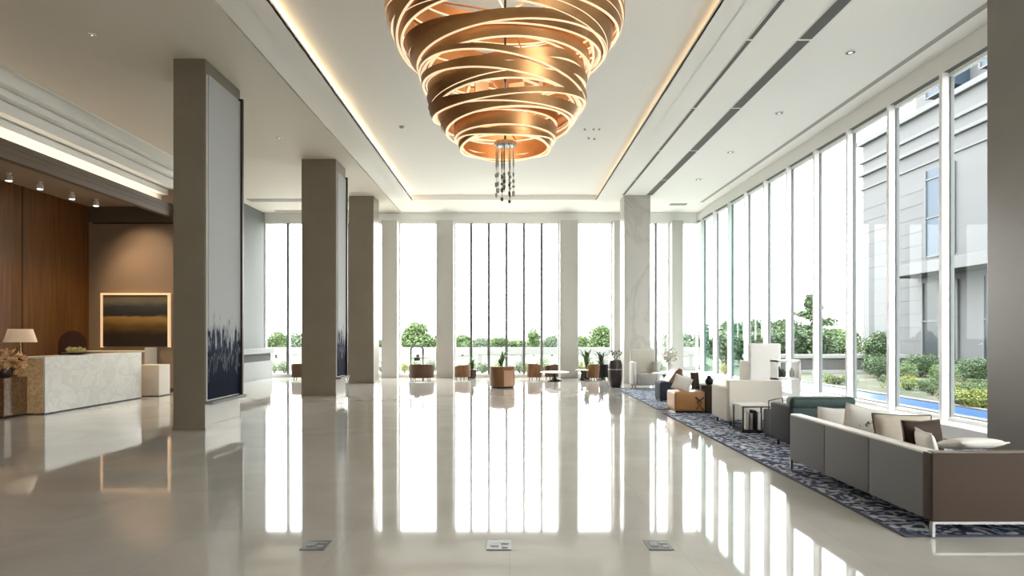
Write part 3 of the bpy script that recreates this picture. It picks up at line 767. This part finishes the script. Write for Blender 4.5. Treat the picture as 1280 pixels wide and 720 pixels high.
# ---------------------------------------------------------------- teal / charcoal armchair beyond sofa
def lounge_back(name, lb, loc, rz, w_, d, h, mback, mside, mseat, cat='armchair', legs=M['blackmetal'], roll=True):
    r = thing(name, lb, cat, loc, rz)
    g = MB().box(-w_/2+.02, 0, .10, w_/2-.02, .14, h-.02, bev=.03, seg=3); g.build('backrest', mback, r, smooth=40)
    if roll: MB().box(-w_/2, -.03, h-.16, w_/2, .17, h, bev=.07, seg=4).build('back_roll', mback, r, smooth=40)
    for s_ in (-1, 1):
        x0 = s_*w_/2; MB().box(min(x0, x0-s_*.13), .02, .08, max(x0, x0-s_*.13), d, h*.82, bev=.03, seg=3).build('arm', mside, r, smooth=40)
    MB().box(-w_/2+.13, .12, .10, w_/2-.13, d, .28, bev=.02).build('seat_base', mside, r, smooth=40)
    MB().box(-w_/2+.135, .14, .28, w_/2-.135, d+.02, .43, bev=.04, seg=3).build('seat_cushion', mseat, r, smooth=40)
    for x_ in (-w_/2+.08, w_/2-.08):
        for y_ in (.08, d-.08): MB().tube([(x_,y_,0),(x_,y_,.1)], .018, 8).build('leg', legs, r)
    return r
lounge_back('armchair', 'wide dark teal velvet armchair with charcoal sides beyond the grey sofa', (4.02, 8.0, .01), 0, .84, .62, .70, M['teal'], M['charcoal'], M['teal'])
# side table
st = thing('side_table', 'open black metal side table with a pale top on the rug', 'side table', (3.78, 9.72, .01))
fr = MB()
for x_ in (-.22,.22):
    for y_ in (-.2,.2): fr.box(x_-.012,y_-.012,0,x_+.012,y_+.012,.40)
for z_ in (0.0,.385):
    fr.box(-.232,-.212,z_,.232,-.188,z_+.02).box(-.232,.188,z_,.232,.212,z_+.02).box(-.232,-.2,z_,-.208,.2,z_+.02).box(.208,-.2,z_,.232,.2,z_+.02)
fr.build('metal_frame', M['blackmetal'], st)
MB().box(-.24,-.22,.405,.24,.22,.425, bev=.004).build('tabletop', M['whitef'], st)
MB().box(-.2,-.18,.02,.2,.18,.035).build('lower_shelf', M['charcoal'], st)
for i, (c_, hh) in enumerate(((M['whitef'],.27),(M['seat_grey'],.25),(M['charcoal'],.29),(M['whitef'],.26))):
    o = MB().box(-.025+0,-.09,0,.018,.09,hh, bev=.003).build('magazine', c_, loc=(3.66+.06*i, 9.68, .046))
    tag(o, 'magazine standing in the open black side table', 'magazine', 'magazines in the side table')
pf = thing('pouf', 'grey cube pouf between the side table and the teal armchair', 'pouf', (3.92, 9.15, .01))
MB().box(-.14,-.16,.03,.14,.16,.40, bev=.03, seg=3).build('cushion_body', mat('mid_grey_fabric', (.12,.115,.125), .85), pf, smooth=40)
MB().box(-.12,-.14,0,.12,.14,.03).build('foot_ring', M['blackmetal'], pf)
ln = thing('lantern', 'small lantern with a black arched handle on the grey pouf', 'lantern', (3.91, 9.15, .41))
MB().box(-.07,-.05,0,.07,.05,.10, bev=.01).build('lantern_body', M['whitef'], ln)
MB().tube([(-.11,0,0),(-.11,0,.13),(-.02,0,.15),(.09,0,.17),(.1,0,.0)], .009, 6).build('handle', M['blackmetal'], ln)

# cream sofa / booth behind
lounge_back('sofa', 'boxy cream sofa seen from behind beside the black side table', (4.02, 10.2, .01), 0, .92, .8, .77, M['cream'], M['cream'], M['whitef'], 'sofa', roll=False)
wc = thing('high_back_chair', 'tall cream high-backed chair rising behind the cream sofa', 'chair', (5.33, 13.0, .01))
MB().box(-.33,0,.08,.33,.12,1.32, bev=.05, seg=4).build('backrest', M['whitef'], wc, smooth=40)
for s_ in (-1,1): MB().box(min(s_*.33,s_*.23),.05,.08,max(s_*.33,s_*.23),.6,.95, bev=.04, seg=3).build('wing', M['cream'], wc, smooth=40)
MB().box(-.24,.1,.1,.24,.62,.44, bev=.04, seg=3).build('seat', M['cream'], wc, smooth=40)
for x_ in (-.2,.2):
    for y_ in (.1,.5): MB().tube([(x_,y_,0),(x_,y_,.11)], .018, 8).build('leg', M['brownwood'], wc)
sh = thing('shelf_unit', 'small white open shelf unit by the glass behind the cream sofa', 'shelf', (5.17, 11.7, .01))
MB().box(-.22,-.15,0,-.19,.15,1.02).box(.19,-.15,0,.22,.15,1.02).box(-.22,-.15,.99,.22,.15,1.03).box(-.22,-.15,.66,.22,.15,.69).box(-.22,-.15,.3,.22,.15,.33).box(-.22,-.15,0,.22,.15,.03).build('shelf_frame', M['white'], sh)
for x_, z_, hh, m_ in ((-.12,.70,.2,M['charcoal']), (-.04,.70,.16,M['leaf_dark']), (.12,.70,.18,M['seat_grey'])):
    o = MB().lathe([(.03,0),(.045,.03),(.045,hh*.7),(.02,hh*.85),(.02,hh)], n=16).build('vase', m_, smooth=50, loc=(5.17+x_, 11.7, z_+.01))
    tag(o, {-.12:'charcoal bottle vase, first on the white shelf', -.04:'dark green bottle vase on the white shelf', .12:'pale bottle vase on the white shelf'}[x_], 'vase')

# tan lounge chair with brown back, at right facing left
tl = thing('lounge_chair', 'tan leather lounge chair with a brown side panel on the rug edge', 'armchair', (3.55, 12.05, .0))
MB().box(-.36,0,.03,.28,.62,.40, bev=.05, seg=4).build('seat', M['tan'], tl, smooth=40)
MB().box(.22,-.03,.0,.56,.66,.53, bev=.03, seg=3).build('back_panel', M['leather'], tl, smooth=40)
MB().box(-.34,.02,0,.2,.60,.035).build('plinth', M['blackmetal'], tl)
g = MB().tube([(.05,-.008,.06),(.16,-.012,.2),(.04,-.008,.3)], .012, 6).tube([(.19,-.01,.06),(.08,-.012,.2),(.2,-.008,.3)], .012, 6); g.build('lattice_inlay', M['blackmetal'], tl)
cushion('white cushion propped on the tan lounge chair', M['whitef'], .34, .30, .12, (3.40, 12.30, .545), (math.radians(-15), math.radians(20), math.radians(-15)))
cushion('dark brown cushion on the tan lounge chair beside the white one', M['leather'], .16, .34, .11, (3.665, 12.33, .60), (math.radians(-10), 0, math.radians(10)))
va = thing('black_jug', 'small black jug standing on the brown panel of the tan chair', 'jug', (3.90, 12.2, .53))
MB().lathe([(.04,0),(.07,.03),(.08,.08),(.04,.14),(.03,.17),(.04,.18)], n=20).build('jug_body', M['blackmetal'], va, smooth=50)
MB().tube([(.07,0,.1),(.12,0,.13),(.04,0,.16)], .008, 6).build('handle', M['blackmetal'], va)
# brown/navy armchair
br_ = thing('tub_chair', 'navy armchair with a brown backrest, left of the tan lounge chair', 'armchair', (3.62, 14.0, .0), math.radians(0))
MB().box(-.24,0,.04,.1,.55,.45, bev=.06, seg=4).build('seat', M['navy'], br_, smooth=40)
g = MB().prism([(.0,.05),(.26,.05),(.26,.72),(.20,.76),(.12,.70),(-.05,.45)], .55, Matrix.Translation((0,.57,0)) @ Matrix.Rotation(PI/2, 4, 'X')); g.build('backrest', M['brownwood'], br_)
for x_ in (-.2,.2):
    for y_ in (.06,.48): MB().tube([(x_,y_,0),(x_,y_,.07)], .02, 8).build('leg', M['blackmetal'], br_)
# white round table + flowers
def tulip(name, lb, p, r_, h_, mt=M['whitef'], mb=M['white']):
    t = thing(name, lb, 'table', p)
    MB().lathe([(r_*.96,h_-.03),(r_,h_-.02),(r_,h_-.005),(r_*.98,h_),(.001,h_)], n=40).build('tabletop', mt, t, smooth=40)
    MB().lathe([(r_*.55,0),(r_*.52,.015),(.06,.06),(.03,.15),(.03,h_-.1),(.08,h_-.03)], n=28).build('pedestal', mb, t, smooth=40)
    return t
tulip('round_table', 'white round pedestal table between the white chair and the navy armchair', (4.05, 16.3, 0.01), .33, .50, mb=M['charcoal'])
wf = thing('flower_arrangement', 'tall white flowers in a glass vase on the round white table', 'flowers', (4.18, 16.3, .51))
MB().lathe([(.05,0),(.06,.02),(.06,.24),(.05,.25)], n=20).build('vase', M['whitef'], wf, smooth=50)
g = MB(); petals(g, (0,0,.45), (.20,.2,.22), 90, .05, rnd); g.build('blossoms', M['flower_white'], wf)
g = MB()
for k in range(8):
    a = k*.8; g.tube([(0,0,.2),(.12*math.cos(a),.12*math.sin(a),.45)], .005, 5)
g.build('stems', M['stem'], wf)
# white high-back chair by marble column
hb = thing('wing_chair', 'white high-backed wing chair in front of the marble column', 'armchair', (3.85, 18.0, 0))
MB().box(-.36,0,.05,.36,.14,1.10, bev=.065, seg=4).build('backrest', M['cream'], hb, smooth=40)
for s_ in (-1,1): MB().box(min(s_*.38,s_*.28),-.5,.10,max(s_*.38,s_*.28),.1,.75, bev=.04, seg=3).build('wing', M['whitef'], hb, smooth=40)
MB().box(-.27,-.52,.10,.27,.02,.42, bev=.05, seg=3).build('seat', M['seat_grey'], hb, smooth=40)
for x_ in (-.3,.3):
    for y_ in (-.42,.06): MB().tube([(x_,y_,0),(x_,y_,.11)], .018, 8).build('leg', M['brownwood'], hb)
# urn planter
ur = thing('planter', 'tall plum-brown planter with a pale band and dark sprigs', 'planter', (3.05, 18.0, 0))
MB().lathe([(.13,0),(.17,.04),(.20,.2),(.205,.50)], n=36).build('planter_body', M['urn'], ur, smooth=50)
MB().lathe([(.208,.50),(.212,.505),(.212,.53),(.208,.535)], n=36).build('band', M['chrome'], ur, smooth=50)
MB().lathe([(.205,.53),(.205,.66),(.16,.78),(.10,.80),(.08,.78),(.001,.77)], n=36).build('planter_neck', M['urn'], ur, smooth=50)
g = MB()
rr = random.Random(2)
for k in range(9):
    a = rr.uniform(0, 6.28); q = rr.uniform(.05,.2); g.tube([(0,0,.77),(q*.5*math.cos(a),q*.5*math.sin(a),.9),(q*math.cos(a),q*math.sin(a),rr.uniform(.95,1.1))], .006, 5)
g.leaves((0,0,1.0), (.2,.15,.12), 70, .035, rr, .2)
g.build('sprigs', M['leaf_dark'], ur)
# wooden tub chair in centre
tc_ = thing('tub_chair', 'brown wooden tub chair with a peach leather back, alone at the centre of the floor', 'armchair', ((628-CX)*18.2/F, 18.0, 0))
g = MB(); b = g.bm; n = 40; A = []; 
def tubring(r_, z_, a0, a1, n=30): return [((r_*math.cos(a0+(a1-a0)*i/n)), (r_*math.sin(a0+(a1-a0)*i/n)), z_) for i in range(n+1)]
def shell(a0, a1, r0, r1, z0, z1, top=None, n=30):
    g = MB(); b = g.bm; rows = []
    for r_, zi in ((r1,0),(r1,1),(r0,1),(r0,0)):
        row = []
        for i in range(n+1):
            a = a0+(a1-a0)*i/n; zt = z1+(top(i/n) if top else 0)
            row.append(b.verts.new((r_*math.cos(a), r_*math.sin(a), z0 if zi == 0 else zt)))
        rows.append(row)
    for k in range(4):
        P_, Q = rows[k], rows[(k+1) % 4]
        for i in range(n): b.faces.new((P_[i], P_[i+1], Q[i+1], Q[i]))
    b.faces.new([rows[k][0] for k in range(4)]); b.faces.new([rows[k][-1] for k in range(4)][::-1])
    return g
shell(math.radians(150), math.radians(390), .30, .36, .03, .56, lambda t: .05*math.sin(PI*t)).build('shell', M['brownwood'], tc_, smooth=40)
shell(math.radians(-82), math.radians(-32), .36, .385, .05, .50).build('back_cushion', M['peach'], tc_, smooth=40)
MB().lathe([(.29,.05),(.29,.36),(.26,.42),(.001,.43)], n=32).build('seat', M['tan'], tc_, smooth=40)
MB().lathe([(.33,0),(.33,.04)], n=32).build('plinth', M['blackmetal'], tc_)

# far furniture along back windows
def club(lb, px, Y, w_, h_, mback, mside, rz=0, grp=None):
    X = (px-CX)*Y/F
    r = thing('club_chair', lb, 'armchair', (X, Y, 0), rz, grp)
    shell(math.radians(170), math.radians(370), w_/2-.08, w_/2, .08, h_, lambda t: .08*math.sin(PI*t)).build('backrest', mback, r, smooth=40)
    MB().lathe([(w_/2-.09,.1),(w_/2-.09,.30),(w_/2-.13,.36),(.001,.37)], n=28).build('seat', mside, r, smooth=40)
    for k in range(4):
        a = PI/4+k*PI/2; MB().tube([((w_/2-.1)*math.cos(a),(w_/2-.1)*math.sin(a),.1),((w_/2-.05)*math.cos(a),(w_/2-.05)*math.sin(a),0)], .015, 6).build('leg', M['blackmetal'], r)
    return r
club('dark brown club chair below the arched frame, left of the centre windows', 527, 21.0, .84, .46, mat('dark_rattan', (.09,.04,.022), .6), M['tan'])
club('curved brown rattan chair at the foot of the centre windows, left', 578, 21.3, .56, .42, M['brownwood'], mat('dark_rattan', (.09,.04,.022), .6), .6)
club('brown rattan chair by the centre windows, beside the low white table', 668, 21.2, .50, .46, M['brownwood'], M['tan'], -.4)
club('dark brown chair by the pier right of the centre windows', 689, 21.4, .48, .42, mat('dark_rattan', (.09,.04,.022), .6), M['brownwood'], .5)
club('dark chair nearest the right-of-centre window, left of its pair', 741, 20.9, .42, .46, M['brownwood'], M['charcoal'], .3)
club('dark chair beside the plum planter, right of its pair', 757, 21.2, .42, .44, M['charcoal'], M['brownwood'], -.3)
club('dark brown chair half hidden behind the second column', 374, 21.2, .5, .46, mat('dark_rattan', (.09,.04,.022), .6), M['charcoal'])
club('charcoal chair seen between the second and third columns', 428, 20.9, .5, .55, M['charcoal'], M['navy'])
af = thing('arched_frame', 'slim dark arched frame standing behind the dark brown club chair', 'frame', ((522-CX)*21.75/F, 21.6, 0))
pts = [(-.21,0,.0),(-.21,0,1.0)]+[(-.21*math.cos(t), 0, 1.0+.14*math.sin(t)) for t in [PI*i/10 for i in range(1,10)]]+[(.21,0,1.0),(.21,0,0)]
MB().tube(pts, .03, 8).build('arch', mat('bluegrey_metal', (.10,.12,.11), .5), af, smooth=True)
MB().box(-.10,-.015,.62,.10,.015,.72, bev=.01).build('name_plate', M['navy'], af)
MB().tube([(-.2,0,.67),(.2,0,.67)], .008, 6).build('cross_wire', M['blackmetal'], af)
tulip('round_table', 'low pale table in front of the pier right of the centre windows', ((693-CX)*20.6/F, 20.5, 0), .48, .30, M['whitef'], M['blackmetal'])
tulip('round_table', 'small white side table just right of the pier, by the pair of dark chairs', ((727-CX)*20.8/F, 20.7, 0), .22, .36, M['whitef'], M['blackmetal'])

def potted(lb, px, Y, h_, spread, m=M['treeB'], n=26):
    X = (px-CX)*Y/F
    r = thing('potted_plant', lb, 'plant', (X, Y, 0))
    MB().lathe([(.10,0),(.14,.02),(.17,.30),(.16,.31),(.001,.27)], n=24).build('pot', M['urn'], r, smooth=50)
    g = MB(); b = g.bm; q = random.Random(int(px))
    for k in range(n):
        a = q.uniform(0, 2*PI); hh = q.uniform(.55, 1)*h_; sp_ = q.uniform(.3, 1)*spread; w_ = .035
        pr = []
        for i in range(7):
            t = i/6; x = sp_*t**1.5; z = .27+(hh-.27)*math.sin(t*PI*.62)/math.sin(PI*.5)
            ww = w_*math.sin(PI*min(.98, .15+t*.83))
            c0 = Vector((x*math.cos(a), x*math.sin(a), z)); sd = Vector((-math.sin(a), math.cos(a), .15))*ww
            pr.append((b.verts.new(c0-sd), b.verts.new(c0+sd)))
        for (p0, p1), (q0, q1) in zip(pr, pr[1:]): b.faces.new((p0, p1, q1, q0))
    g.build('fronds', m, r)
PL = mat('indoor_green', (.05,.10,.03), .5, noise=(3, (.10,.18,.05), .3, .7))
potted('leafy potted plant behind the wooden tub chair at the centre windows', 627, 21.6, .95, .45, PL)
potted('arching potted palm at the right-of-centre window', 733, 21.6, 1.05, .5, PL)
potted('bushy potted plant beside the plum planter, by the pier', 752, 21.75, .95, .40, M['leaf_dark'], 34)
potted('short potted plant at the centre window beside the rattan chair', 590, 21.75, .7, .35, PL)

# ---------------------------------------------------------------- exterior
struct('ground', MB().box(-60, 22.6, -.6, 60, 200, -.15), M['garden'], 'garden ground beyond the windows', 'ground')
struct('ground_terrace', MB().box(-20, 22.42, -.5, 8.9, 27.8, -.10), M['ground'], 'pale paved terrace outside the back windows', 'terrace')
struct('ground_side', MB().box(RX+.13, -12, -.5, 8.9, 22.42, -.13), M['ground'], 'paving outside the right windows, made pale to bounce light indoors', 'paving')
struct('ground_lawn', MB().box(8.9, -12, -.7, 60, 22.6, -.16), M['garden'], 'garden beds beyond the pool', 'garden')
po = thing('pool', 'narrow blue pool running along the right windows', 'pool', (9.65, 0, -.16))
MB().box(-.52,-10,.0,.52,24,.03).build('water', M['pool'], po)
MB().box(-.75,-10,0,-.52,24,.06).box(.52,-10,0,.75,24,.06).box(-.75,24,0,.75,24.25,.06).build('coping', M['coping'], po)

rl = thing('terrace_wall', 'long white balustrade band outside the back windows', 'balustrade', (0, 29.6, -.15))
MB().box(-24,0,.72,9.2,.25,1.07, bev=.01).build('top_band', M['rail'], rl)
for i in range(17): MB().box(-23.5+i*2.0,.03,0,-23.3+i*2.0,.2,.72).build('post', M['rail'], rl)
MB().box(-24,-.05,0,9.2,.35,.18).build('kerb', M['rail'], rl)
gw = thing('garden_wall', 'low grey garden wall with a white cap beyond the pool', 'wall', (0, 27.4, -.15))
MB().box(10.4,0,0,17.5,.3,.66).build('wall_body', M['gwall'], gw)
MB().box(10.35,-.06,.64,17.55,.36,.80, bev=.01).build('cap', M['rail'], gw)
MB().box(10.35,-.3,0,17.55,0,.12).build('kerb', M['rail'], gw)

# trees
def tree(lb, px, ptop, Y, wpx, m, seed, n=2600, name='tree', pine=False, base=-.15, grp='trees beyond the garden'):
    q = random.Random(seed); X = (px-CX)*Y/F; H = H0+(CY-ptop)*Y/F-base; W = wpx*Y/F
    r = thing(name, lb, 'tree', (X, Y, base), group=grp)
    g = MB().tube([(0,0,0),(.03*H,0,H*.4),(0,0,H*.8)], max(.04, W*.035), 8, max(.02, W*.012))
    for k in range(4):
        a = q.uniform(0, 6.28); g.tube([(0,0,H*.3),(W*.25*math.cos(a), W*.25*math.sin(a), H*.62)], W*.02, 6, W*.008)
    g.build('trunk', M['bark'], r)
    g = MB(); s_ = max(.07, W*.035)
    if pine:
        for k in range(13):
            t = k/12; z = H*(.32+.66*t); wr = W*.5*(1-t*.72)*q.uniform(.7,1.1); a = q.uniform(0, 6.28)
            g.leaves((wr*.5*math.cos(a), wr*.5*math.sin(a), z), (wr*.75, wr*.75, H*.055), n//13, s_, q, .1)
    else:
        nb = 7
        for k in range(nb):
            a = 2*PI*k/nb+q.uniform(-.3,.3); rr = W*.27*q.uniform(.5,1); zz = H*q.uniform(.42,.78)
            rad = (W*.24, W*.24, min(H*.24, W*.2)); c0 = (rr*math.cos(a), rr*math.sin(a), zz)
            g.leaves(c0, rad, n//nb, s_, q, .35)
        g.leaves((0,0,H*.76), (W*.26,W*.26,H*.22), n//4, s_, q, .35)
        g.leaves((0,0,H*.40), (W*.42,W*.42,H*.34), n//2, s_*1.2, q, .2)
    g.build('crown', m, r)
A_, B_, C__ = M['treeA'], M['treeB'], M['treeC']
tree('tree left of the back window, beyond the balustrade, beside the corner', 345, 411, 46, 36, A_, 1)
tree('bushy tree framed by the left back window before the second column', 368, 413, 52, 36, C__, 2)
tree('tree glimpsed between the second and third columns', 430, 412, 52, 40, C__, 3)
tree('tree glimpsed beside the third column', 470, 424, 52, 26, B_, 4)
tree('rounded tall tree filling the undivided left-of-centre window', 522, 402, 46, 54, A_, 5, 4200)
tree('tree at the left edge of the central windows', 578, 417, 50, 40, A_, 6)
tree('low hazy tree in the second pane of the central windows', 603, 421, 54, 34, C__, 7)
tree('small tree in the middle of the central windows', 625, 421, 52, 30, A_, 8)
tree('low tree just right of the middle of the central windows', 645, 424, 53, 32, A_, 9)
tree('taller round tree in the fifth pane of the central windows', 667, 408, 50, 22, A_, 10)
tree('tree in the last pane of the central windows', 690, 416, 50, 32, C__, 11)
tree('broad tree in the undivided right-of-centre window', 752, 405, 46, 44, A_, 12, 4200)
tree('low tree left of the broad tree, beside the pier', 728, 419, 50, 32, A_, 13)
tree('hazy tree beside the marble column', 792, 412, 56, 40, C__, 14)
tree('hazy tree behind the white flowers', 850, 415, 50, 50, C__, 15)
tree('deep green tree outside the first far right pane', 884, 404, 50, 46, B_, 16)
tree('deep green tree outside the third far right pane', 912, 397, 45, 52, B_, 17)
tree('dark full tree outside the windows above the tall cream chair', 943, 396, 38.5, 60, B_, 18, 4200)
tree('wide green tree left of the tall pine', 980, 397, 41.5, 62, B_, 19, 4200)
tree('tall pine rising above the garden trees', 1016, 370, 48, 66, B_, 20, 4200, pine=True)
tree('full green tree right of the pine', 1030, 408, 43.5, 62, A_, 21, 4200)
tree('light green tree beside the stone tower', 1060, 406, 36.5, 50, A_, 22, 2000)
tree('dark green tree at the foot of the stone tower', 1098, 412, 26.5, 40, B_, 23, 2000)

def hedge(lb, x0, x1, y, zt, d, m, n, seed, base=-.15):
    q = random.Random(seed); r = thing('hedge', lb, 'hedge', ((x0+x1)/2, y, base)); hx = (x1-x0)/2
    g = MB()
    for i in range(int(hx*2/1.2)): g.tube([(-hx+.6+i*1.2,0,0),(-hx+.6+i*1.2,0,(zt-base)*.6)], .05, 5)
    g.build('stems', M['bark'], r)
    g = MB()
    for i in range(n//30):
        cx = q.uniform(-hx, hx); h = (zt-base)*q.uniform(.25,.85)
        g.leaves((cx, q.uniform(-d,d)*.5, h), (1.1, d*.4, min(.5,(zt-base)*.22)), 30, .14, q, .2)
    g.build('foliage', m, r)
hedge('long low hedge beyond the white balustrade', -36, 10, 64, 1.25, 1.2, A_, 9000, 201)
hedge('dense green hedge behind the garden wall outside the right windows', 11, 16.9, 33.5, 1.75, 1.2, B_, 9000, 202)
def shrub(lb, px, py, w_, h_, m, seed, grp=None, n=420, name='shrub', z=-.15):
    p = fx(px, py, z); q = random.Random(seed)
    r = thing(name, lb, 'shrub', (p.x, p.y, z), group=grp)
    g = MB()
    for k in range(6):
        a = q.uniform(0, 6.28); g.tube([(0,0,0),(w_*.25*math.cos(a), w_*.25*math.sin(a), h_*.6)], .02, 5, .008)
    g.build('stems', M['bark'], r)
    g = MB(); s_ = max(.028, w_*.032)
    for k in range(5):
        a = q.uniform(0, 6.28); rr = w_*.22
        g.leaves((rr*math.cos(a), rr*math.sin(a), h_*q.uniform(.45,.6)), (w_*.3, w_*.3, h_*.42), n//3, s_, q, .35)
    g.leaves((0,0,h_*.4), (w_*.45, w_*.45, h_*.4), n//2, s_, q, .3)
    g.build('foliage', m, r)
q = random.Random(11)
for i, px in enumerate((342,356,370,428,476,508,522,538,575,590,604,618,634,648,664,680,692,726,740,754,800,826,880,905)):
    shrub('low leafy shrub in the bed in front of the white balustrade', px+q.uniform(-3,3), 468.5+q.uniform(-2,3), q.uniform(.5,.75), q.uniform(.45,.8), [A_, B_, M['bushY']][i % 3], 40+i, 'low shrubs before the white balustrade', z=-.10)
shrub('bright yellow-green bush beside the grey near column', 1229, 510, 1.15, .45, M['bushY'], 80, n=1600)
shrub('yellow-green bush just left of the brightest one, beyond the pool', 1197, 504, .95, .4, M['bushY'], 81, n=900)
shrub('dark clipped round bush before the stone tower', 1151, 471, 1.4, .95, B_, 82, n=1600)
shrub('dark shrub left of the clipped round bush', 1098, 472, 1.3, .9, B_, 83, n=1300)
shrub('green shrub between the dark shrub and the clipped bush', 1126, 476, 1.0, .7, A_, 84, n=900)
shrub('dark hedge shrub at the right, before the tower entrance', 1216, 478, 1.5, .9, B_, 85, n=1300)
shrub('green shrub right of the clipped bush', 1182, 483, 1.0, .8, A_, 86, n=1000)
for i in range(26):
    px = q.uniform(1000, 1236); py = q.uniform(477, 494)
    if fx(px, py, -.15).x < 11.0: px, py = q.uniform(1130, 1236), q.uniform(480, 491)
    shrub('small ground shrub in the garden bed beyond the pool', px, py, q.uniform(.5,.9), q.uniform(.15,.35), [A_, B_, M['bushY'], A_][i % 4], 100+i, 'small shrubs in the bed beyond the pool', n=200)

# tower: podium with cornice + higher shaft, facade parallel to the windows
tw = thing('tower', 'pale stone tower with blue glass strips outside the right windows', 'building', (18, 0, -.15))
MB().box(0, 22, 0, 22, 31.8, 11.4).build('podium', M['bstone'], tw)
MB().box(.6, -8, 0, 22, 28.6, 34).build('shaft', M['bstone'], tw)
for z0, z1, d in ((11.25, 11.5, .22), (10.35, 10.5, .12), (9.7, 9.85, .16), (9.0, 9.08, .08)):
    MB().box(-d, -8, z0, .7, 32.0, z1, bev=.03).build('cornice_band', M['bband'], tw)
for y0, y1, z0, z1, m_ in ((25.2,26.9,11.8,33,'bglass'),(25.2,26.9,5.0,8.7,'bglass'),(25.0,27.1,.6,3.9,'bdark'),(19.6,23.8,11.8,33,'bglass'),(19.6,22.3,5,8.7,'bglass'),(18.5,23.6,.6,3.9,'bdark'),(14,17.5,.6,8.7,'bglass'),(10,13,.6,8.7,'bglass')):
    w1 = MB().box(-.05, y0, z0, .63, y1, z1).build('glazing_strip', M[m_], tw)
    g = MB()
    nn = max(1, int((y1-y0)/.85))
    for i in range(nn+1):
        yy = y0+(y1-y0)*i/nn; g.box(-.1, yy-.04, z0, -.03, yy+.04, z1)
    zz = z0
    while zz < z1: g.box(-.1, y0, zz-.03, -.03, y1, zz+.03); zz += 1.65
    g.build('glazing_bars', M['bband'], w1)
MB().box(-1.4, 20.5, 4.15, .1, 27.6, 4.6, bev=.02).build('entrance_canopy', M['bband'], tw)
for i in range(18):
    z = .8+i*.6
    if z < 8.6: MB().box(-.012, 27.2, z, .01, 31.8, z+.02).build('stone_joint', mat('joint_grey', (.05,.052,.052), .8), tw)
